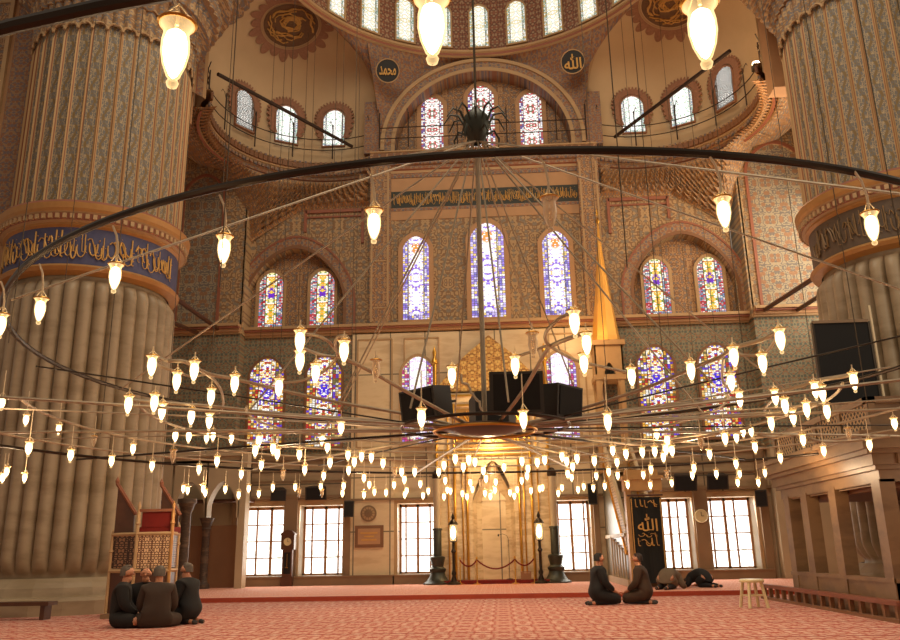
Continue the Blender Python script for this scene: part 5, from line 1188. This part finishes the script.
def cord_mesh(L, bent, r):
    key = (round(L, 2), bent, r)
    if key not in cords:
        a = [(0, 0, .1), (0, 0, .1+L*.5), (0, 0, .1+L)] if not bent else [(0, 0, .1), (0, 0, .1+L*.4), (-.02, 0, .1+L*.75), (-.06, 0, .1+L)]
        m = MB(); m.tube(a, r, 6)
        for k in range(3):
            q = 2*pi*k/3; m.tube([(.056*cos(q), .056*sin(q), .105), (0, 0, .1+min(.09, L*.6))], r*.5, 4)
        o = m.build('cord', M['cord']); cords[key] = o.data; bpy.data.objects.remove(o)
    return cords[key]
def place_lamp(p, L, lit, label, group, seg=10, r=.006, bent=False, rz=0.0):
    k = (1 if lit else 0, seg)
    if used[k]: t = copy_tree(P_[k])
    else: t = P_[k]; used[k] = True
    for c in list(t.children):
        if c.name.startswith('cord'): bpy.data.objects.remove(c)
    t.scale = (.95, .95, .8) if seg == 10 else (1, 1, 1)
    if seg == 10: L = L/.8
    t.location = p; t.rotation_euler = (0, 0, rz); t['label'] = label; t['group'] = group
    c = bpy.data.objects.new('cord', cord_mesh(L, bent, r)); COL.objects.link(c); c.parent = t
    return t
ordn = ['first', 'second', 'third', 'fourth', 'fifth', 'sixth', 'seventh', 'eighth']
for i, (x, y, z, l) in enumerate(RINGA):
    z0 = z; L = 3.83-z-.1
    place_lamp((x, y, z), L, l, '%s glass lamp under the overhead chandelier ring, %s from the left' % ('glowing' if l else 'unlit clear', ordn[i]), 'lamps under the overhead chandelier ring', 24, .009, True)
for i, (x, y, z, l) in enumerate(RINGB):
    place_lamp((x, y, z), 3.12-z-.1, 1, 'very large glowing glass lamp at the top edge of the photo, %s' % ['at the left', 'in the middle', 'at the right'][i], 'nearest glass lamps at the top of the photo', 24, .006, True)
for cl, L in ARM.items():
    for i, (x, y, z, l) in enumerate(L):
        place_lamp((x, y, z), .1 if z > 2.8 else .42, l, '%s glass lamp on the %s, %s from the left' % ('lit' if l else 'unlit clear', cl, ordn[i]), 'lamps on the '+cl, 24, .007)
REG = [(-.47, 'hanging before the left pier'), (-.34, 'hanging before the arcade beside the left pier'), (-.13, 'hanging before the two left ground windows'), (.07, 'hanging before the prayer niche'), (.2, 'hanging between the niche and the pulpit'), (.36, 'hanging before the two right ground windows'), (9, 'hanging over the marble tribune')]
un = 0
for (x, y, z, l) in FAR:
    q = x/y; i = [k for k, (lim, n_) in enumerate(REG) if q < lim][0]; n_ = REG[i][1]
    if q < -.3 and y > 17: pass
    L = max(.08, 3.12-z-.1) if z < 3.2 else 3.83-z-.1
    depth = 'nearer' if y < 13 else ('farther' if y > 18 else 'middle')
    if l: lab = 'small lit glass lamp, %s chandelier rows, %s' % (depth, n_); grp = 'lit lamps, %s rows, %s' % (depth, n_)
    else: lab = 'small unlit clear glass lamp, %s chandelier rows, %s' % (depth, n_); grp = 'unlit lamps, %s rows, %s' % (depth, n_)
    place_lamp((x, y, z), L, l, lab, grp, 10, .006)
for k, o in P_.items():
    if not used[k]:
        for c in list(o.children): bpy.data.objects.remove(c)
        bpy.data.objects.remove(o)
# thin wires from the domes down to the chandelier
R = random.Random(9)
wires = [(-5.3, 14.6), (-4.2, 6.6), (-3.0, 16.5), (-1.9, 5.3), (-2.6, 9.5), (.9, 5.2), (2.3, 16.8), (3.1, 6.0), (4.6, 15.0), (5.7, 12.8), (-6.0, 12.0), (1.6, 7.7), (4.0, 7.0), (-4.9, 8.6), (6.6, 17.0), (-7.0, 16.8)]
for i, (x, y) in enumerate(wires):
    o = MB().tube([(0, 0, 0), (0, 0, 24.0-3.1)], .0045 if y < 11 else .008, 5).build('hanging_wire', M['wire'], loc=(x, y, 3.1)); tag(o, 'thin wire hanging from the dome to the chandelier', 'wire', 'hanging wires')
# wires of the gallery domes
wires2 = [(-9.2, 30.6), (-8.8, 30.9), (-7.9, 31.3), (-7.4, 30.6), (-6.6, 31.4), (-6.2, 31.0), (-5.6, 31.6), (6.0, 31.2), (6.9, 31.6), (7.6, 31.0), (8.4, 30.6)]
for i, (x, y) in enumerate(wires2):
    r_ = hypot(abs(x-X0)-6.85, y-29.35); zt_ = 19.5+4.68*max(0.05, (1-(r_/4.6)**2.5))**(1/2.5)
    o = MB().tube([(0, 0, 0), (0, 0, zt_-.05-5.3)], .012, 5).build('hanging_wire', M['wire'], loc=(x, y, 5.3)); tag(o, 'thin wire hanging from a gallery half dome', 'wire', 'gallery dome wires')
# warm uplight on the right gallery
p_ = Vector(PE[1](ER-.62, radians(196), 18.95))
t = thing('gallery_floodlight', 'small glowing floodlight on the far right of the gallery', 'floodlight', p_)
MB().obox((0, 0, .1), .3, .3, .22).build('housing', M['black'], t); MB().lathe([(0, .0), (.16, .0), (.12, .1), (0, .12)], 12, (0, 0, .22)).build('bulb', M['flame'], t)
WORLD=0.28; LAMP=54; DAY=60; DOME=2300; FLOOD=300; SIDE=800; EXPO=0.14
# ------------------------------------------------------------------ people
def skin(name, V, E, mats, parent, sub=2, matfn=None):
    """V: {key: (x,y,z,r[,r2])}; E: list of key chains; first key of V is the root"""
    keys = list(V); idx = {k: i for i, k in enumerate(keys)}
    es = set()
    for chn in E:
        for a, b in zip(chn, chn[1:]): es.add((idx[a], idx[b]))
    me = bpy.data.meshes.new(name); me.from_pydata([V[k][:3] for k in keys], list(es), [])
    o = bpy.data.objects.new(name, me); COL.objects.link(o)
    o.modifiers.new('skin', 'SKIN'); o.modifiers['skin'].use_smooth_shade = True
    sk = me.skin_vertices[0].data
    for k in keys:
        v = V[k]; sk[idx[k]].radius = (v[3], v[4] if len(v) > 4 else v[3]); sk[idx[k]].use_root = False
    sk[0].use_root = True
    s = o.modifiers.new('sub', 'SUBSURF'); s.levels = sub; s.render_levels = sub
    bpy.context.view_layer.update()
    m2 = bpy.data.meshes.new_from_object(o.evaluated_get(bpy.context.evaluated_depsgraph_get()))
    bpy.data.objects.remove(o)
    m2.materials.clear()
    for m in mats: m2.materials.append(m)
    m2.polygons.foreach_set('use_smooth', [True]*len(m2.polygons))
    if matfn:
        for p in m2.polygons: p.material_index = matfn(p.center)
    o = bpy.data.objects.new(name, m2); COL.objects.link(o); o.parent = parent; return o
M['skin'] = plain('skin', (186,128,96), .55, 0, .06, 8)
M['eye'] = plain('eye', (30,22,18), .3)
M['sock'] = plain('dark_sock', (60,56,54), .9)
CLOTH = {'black': plain('black_wool', (26,22,20), .9, 0, .2, 6), 'blk2': plain('black_jacket', (20,18,18), .85, 0, .2, 6), 'brown': plain('brown_coat', (58,44,34), .9, 0, .15, 6),
         'brown2': plain('dark_brown_coat', (62,44,30), .9, 0, .15, 6), 'grey': plain('grey_brown_jacket', (112,94,74), .9, 0, .15, 6), 'navy': plain('near_black_trousers', (24,22,24), .9)}
HAIR = {'grey': plain('grey_hair', (92,82,72), .8, 0, .2, 20), 'black': plain('black_hair', (22,17,14), .7), 'dark': plain('dark_brown_hair', (44,28,20), .7)}
def person(label, loc, rz, pose, coat, hair, sc=1.0, turn=0.0, bald=False, lean=.0, cap=None):
    t = thing('person', label, 'person', loc, rz); t.scale = (sc*1.06, sc*1.06, sc)
    V = {}; E = []
    def add(k, *v): V[k] = v
    ly = lean
    if pose in ('kneel', 'cross'):
        hz = .24 if pose == 'kneel' else .13
        add('pel', 0, 0, hz, .14, .12); add('sp1', 0, .01+ly*.25, hz+.16, .135, .105); add('sp2', 0, .02+ly*.6, hz+.34, .16, .115); add('sp3', 0, .03+ly*.85, hz+.46, .12, .09); add('nk', 0, .045+ly, hz+.54, .052)
        H = Vector((0, .065+ly*1.1, hz+.66))
        if pose == 'kneel': legs = [(.1, .03, .2, .1), (.14, .42, .1, .075), (.12, .12, .07, .05), (.1, -.14, .05, .04), (.09, -.26, .03, .03)]
        else: legs = [(.12, .05, .12, .095), (.34, .3, .1, .07), (.1, .36, .07, .052), (-.1, .3, .05, .04), (-.19, .33, .04, .03)]
        arm = [(.18, .03+ly*.85, hz+.44, .062), (.235, .08+ly*.7, hz+.2, .05), (.15, .27+ly*.5, hz+.04, .038), (.11, .34+ly*.5, hz+.0, .035)]
    else:   # prostrate: forehead towards the ground, back raised
        add('pel', 0, -.1, .34, .15, .13); add('sp1', 0, .1, .38, .14, .12); add('sp2', 0, .28, .32, .15, .12); add('sp3', 0, .4, .24, .12, .1); add('nk', 0, .5, .16, .055)
        H = Vector((0, .6, .12))
        legs = [(.11, -.06, .26, .1), (.14, .16, .08, .08), (.12, -.12, .07, .055), (.11, -.36, .05, .04), (.1, -.46, .04, .03)]
        arm = [(.18, .38, .22, .062), (.26, .34, .08, .05), (.24, .52, .045, .04), (.22, .62, .03, .035)]
    E.append(['pel', 'sp1', 'sp2', 'sp3', 'nk'])
    R = Matrix.Rotation(turn, 3, 'Z')
    if pose == 'prostrate': R = Matrix.Rotation(radians(-80), 3, 'X')
    def hd(x, y, z): return tuple(H+R @ Vector((x, y, z)))
    add('h0', *hd(0, -.005, -.055), .058, .062); add('h1', *hd(0, .0, .0), .078, .09); add('h2', *hd(0, -.005, .065), .08, .098); add('h3', *hd(0, -.01, .11), .05, .06)
    add('nose0', *hd(0, .07, .005), .016); add('nose', *hd(0, .108, -.005), .011); add('chin', *hd(0, .06, -.07), .03)
    E += [['nk', 'h0', 'h1', 'h2', 'h3'], ['h1', 'nose0', 'nose'], ['h0', 'chin']]
    for s in (-1, 1):
        for i, l in enumerate(legs): add('l%d%d' % (i, s), l[0]*s, l[1]+(.04 if (pose == 'cross' and s > 0 and i > 1) else 0), l[2]+(.05 if (pose == 'cross' and s > 0 and 1 < i < 4) else 0), l[3])
        E.append(['pel']+['l%d%d' % (i, s) for i in range(5)])
        for i, a in enumerate(arm): add('a%d%d' % (i, s), a[0]*s, a[1], a[2], a[3])
        E.append(['sp3']+['a%d%d' % (i, s) for i in range(4)])
        hx, hy, hz_ = arm[3][0]*s, arm[3][1], arm[3][2]
        for f in range(4):
            o = (f-1.5)*.02; ln = (.05, .062, .058, .045)[f]
            add('f%d%da' % (f, s), hx+o, hy+.04, hz_-.003, .0095); add('f%d%db' % (f, s), hx+o*1.1, hy+.04+ln*.6, hz_-.018, .009); add('f%d%dc' % (f, s), hx+o*1.1, hy+.04+ln, hz_-.04 if pose != 'prostrate' else .012, .0075)
            E.append(['a3%d' % s, 'f%d%da' % (f, s), 'f%d%db' % (f, s), 'f%d%dc' % (f, s)])
        add('t%da' % s, hx-.035*s, hy+.0, hz_+.0, .011); add('t%db' % s, hx-.05*s, hy+.035, hz_-.008, .009); E.append(['a3%d' % s, 't%da' % s, 't%db' % s])
        add('ear%d' % s, *hd(.088*s, -.01, .01), .014, .02); E.append(['h1', 'ear%d' % s])
    skin('body', V, E, [M['skin']], t, 1)
    # coat: torso, arms, thighs
    C = {}; CE = []
    cp = lambda k, f, f2=None: C.__setitem__(k, (*V[k][:3], V[k][3]*f, (V[k][4] if len(V[k]) > 4 else V[k][3])*(f2 or f)))
    cp('pel', 1.65, 1.7); cp('sp1', 1.5, 1.6); cp('sp2', 1.36, 1.45); cp('sp3', 1.3, 1.35)
    n = V['nk']; C['nkc'] = (n[0], n[1]-.01, n[2]+.012, .074, .074)
    CE.append(['pel', 'sp1', 'sp2', 'sp3', 'nkc'])
    for s in (-1, 1):
        for i in range(3): cp('a%d%d' % (i, s), 1.6)
        CE.append(['sp3']+['a%d%d' % (i, s) for i in range(3)])
        cp('l0%d' % s, 1.5); cp('l1%d' % s, 1.4); CE.append(['pel', 'l0%d' % s, 'l1%d' % s])
    if pose == 'kneel': C['hem'] = (0, -.15, .13, .22, .12); CE.append(['pel', 'hem'])
    elif pose == 'cross': C['hem'] = (0, -.1, .1, .26, .1); CE.append(['pel', 'hem'])
    skin('coat', C, CE, [CLOTH[coat]], t, 2)
    for s in (-1, 1):
        Tm = {}; cp2 = lambda k, f: Tm.__setitem__(k, (*V[k][:3], V[k][3]*f))
        cp2('l1%d' % s, 1.15); cp2('l2%d' % s, 1.2); cp2('l3%d' % s, 1.15); skin('trouser_leg', Tm, [['l1%d' % s, 'l2%d' % s, 'l3%d' % s]], [CLOTH['navy']], t, 1)
        Tm = {}; cp2('l3%d' % s, 1.15); cp2('l4%d' % s, 1.25); skin('sock', Tm, [['l3%d' % s, 'l4%d' % s]], [M['sock']], t, 1)
        MB().lathe([(0, -.011), (.009, 0), (0, .011)], 6, hd(.03*s, .088, .03)).build('eye', M['eye'], t)
    # mouth and collar
    MB().box(-.02, .02, -.004, .004, -.003, .003).build('mouth', plain('lips', (130,72,60), .6), t).matrix_local = Matrix.Translation(hd(0, .094, -.038)) @ R.to_4x4()
    # hair cap
    h = MB(); rows = []
    zmin = .0 if not bald else -.01
    for i in range(10):
        ph = pi*.52*i/9+.0; row = []
        for j in range(25):
            th = 2*pi*j/24; x, y, z = sin(ph)*cos(th), sin(ph)*sin(th), cos(ph)
            if bald and ph < .95: 
                row.append(None); continue
            k = 1.0; yy = y
            if y > .15 and z < .8: k = .8   # leaves the face free
            row.append(hd(.088*x*k, -.012+.106*yy*(k if yy > 0 else 1), .052+.09*z*k-(.07 if (y < 0 and i > 7) else 0)))
        rows.append(row)
    rows = [r for r in rows if None not in r]
    h.grid(rows); h.build('hair', HAIR[hair], t, smooth=True)
    if cap: MB().lathe([(.098, .0), (.102, .03), (.08, .075), (0, .095)], 18, hd(0, -.008, .06)).build('skull_cap', cap, t, smooth=True)
    c_ = MB(); n = V['nk']; c_.tube([(n[0]+.062*cos(2*pi*k/12), n[1]-.005+.06*sin(2*pi*k/12), n[2]-.02+.012*sin(2*pi*k/12)) for k in range(12)], .016, 6, True); c_.build('collar', CLOTH[coat], t, smooth=True)
    return t
# group of four at the left, the two kneeling and the two praying at the right
person('man in black seated at the left end of the group of four', (-7.47, 16.3, 0), radians(-70), 'cross', 'black', 'grey', 1.24, radians(-12), lean=.04)
person('balding man in black facing the viewer in the group of four', (-7.28, 17.2, 0), radians(190), 'cross', 'blk2', 'dark', 1.2, radians(8), True, lean=.1)
person('broad man in a brown coat seen from behind in the group of four, head bowed', (-6.6, 16.1, 0), radians(22), 'cross', 'brown', 'grey', 1.22, radians(-10), lean=.06)
person('grey-haired man in a black coat at the right of the group of four, facing left', (-6.28, 16.9, 0), radians(75), 'kneel', 'blk2', 'grey', 1.13, radians(10), lean=.03)
person('man in black kneeling upright on the red carpet, looking right', (2.3, 20.9, 0), radians(-80), 'kneel', 'blk2', 'black', 1.16, radians(-5))
person('man in a brown coat kneeling on the carpet, facing left', (3.4, 21.0, 0), radians(72), 'kneel', 'brown2', 'dark', 1.14, radians(8), lean=.02)
person('person in a grey-brown jacket bowed in prayer before the pulpit', (4.82, 25.9-.4, DAIS_Z), radians(-30), 'prostrate', 'grey', 'dark', 1.2)
person('person in black bowed to the floor in prayer before the rightmost windows', (6.15, 26.4, DAIS_Z), radians(35), 'prostrate', 'blk2', 'dark', 1.1)

# ------------------------------------------------------------------ camera
cam = bpy.data.cameras.new('camera'); co = bpy.data.objects.new('camera', cam); COL.objects.link(co); SC.camera = co
cam.sensor_fit = 'HORIZONTAL'; cam.sensor_width = 36.0; cam.lens = 815.0/900.0*36.0; cam.clip_end = 200; cam.clip_start = .05
co.matrix_world = Matrix.Translation((0, 0, 1.3)) @ Matrix.Rotation(radians(3.2), 4, 'Z') @ Matrix.Rotation(pi/2+radians(15.85), 4, 'X') @ Matrix.Rotation(-.0177, 4, 'Z')

# ------------------------------------------------------------------ light
wd = bpy.data.worlds.new('hall'); SC.world = wd; wd.use_nodes = True
bg = wd.node_tree.nodes['Background']; bg.inputs[0].default_value = (1.0, .8, .6, 1); bg.inputs[1].default_value = WORLD
def light(name, kind, loc, energy, color, size=.1, rot=None, **k):
    l = bpy.data.lights.new(name, kind); l.energy = energy; l.color = color
    if kind == 'AREA': l.shape = 'RECTANGLE'; l.size = size[0]; l.size_y = size[1]
    else: l.shadow_soft_size = size
    for a, v in k.items(): setattr(l, a, v)
    o = bpy.data.objects.new(name, l); COL.objects.link(o); o.location = loc
    if rot: o.rotation_euler = rot
    return o
WARM = (1.0, .7, .42)
# the lamps of the chandelier: one light for each cluster of bulbs
for i, (r, a, e) in enumerate([(9.0, 20, .4), (9.0, 45, 1), (9.0, 70, 1.2), (9.0, 90, 1.4), (9.0, 110, 1.2), (9.0, 135, 1), (9.0, 160, 1), (4.5, 40, 1), (4.5, 90, 1.2), (4.5, 140, 1), (6.1, 200, .6), (6.1, 340, .4), (9, 240, .5), (9, 300, .3), (9, 200, .6), (9, 340, .2)]):
    light('chandelier_glow', 'POINT', (HX+r*cos(radians(a)), HY+r*sin(radians(a)), 2.72), LAMP*e, WARM, .12)
# daylight entering by the ground windows
for i, (a, b) in enumerate(WIN):
    light('window_daylight', 'AREA', ((a+b)/2, WY-.05, 1.85), DAY, (1, .93, .82), (b-a, 2.4), (radians(-90-12), 0, 0))
# daylight from the windows of the domes above and behind
light('dome_daylight', 'AREA', (X0, 12, 26), DOME, (1, .86, .66), (12, 12), (radians(25), 0, 0))
light('side_fill', 'AREA', (13.6, 28.6, 12.5), SIDE, (1, .86, .66), (6, 9), (0, radians(90), 0))  # added fill towards the left pier, as from unseen windows on the right
light('side_fill', 'AREA', (13.6, 12.0, 9.0), SIDE*.5, (1, .86, .66), (6, 9), (0, radians(90), 0))  # second added fill from the unseen right side
# warm flood on the right gallery and behind the pulpit cone
light('gallery_glow', 'POINT', (p_.x-.25, p_.y+.3, 19.7), 45, (1, .55, .2), .1)
light('gallery_glow', 'POINT', (9.3, 27.6, 15.2), FLOOD, (1, .6, .26), .3)  # added warm glow for the right wall, without a fixture of its own
light('niche_fill', 'POINT', (-.25, 31.6, 5.6), 250, (1, .7, .36), .2)  # added warm fill brightening the niche front, no lamp hangs here
light('niche_fill', 'POINT', (-.25, 31.2, 3.4), 50, (1, .7, .36), .2)
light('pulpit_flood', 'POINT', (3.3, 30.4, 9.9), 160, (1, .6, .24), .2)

SC.view_settings.view_transform = 'Standard'; SC.view_settings.look = 'None'; SC.view_settings.gamma = 1.0; SC.view_settings.use_curve_mapping = False
SC.view_settings.exposure = EXPO
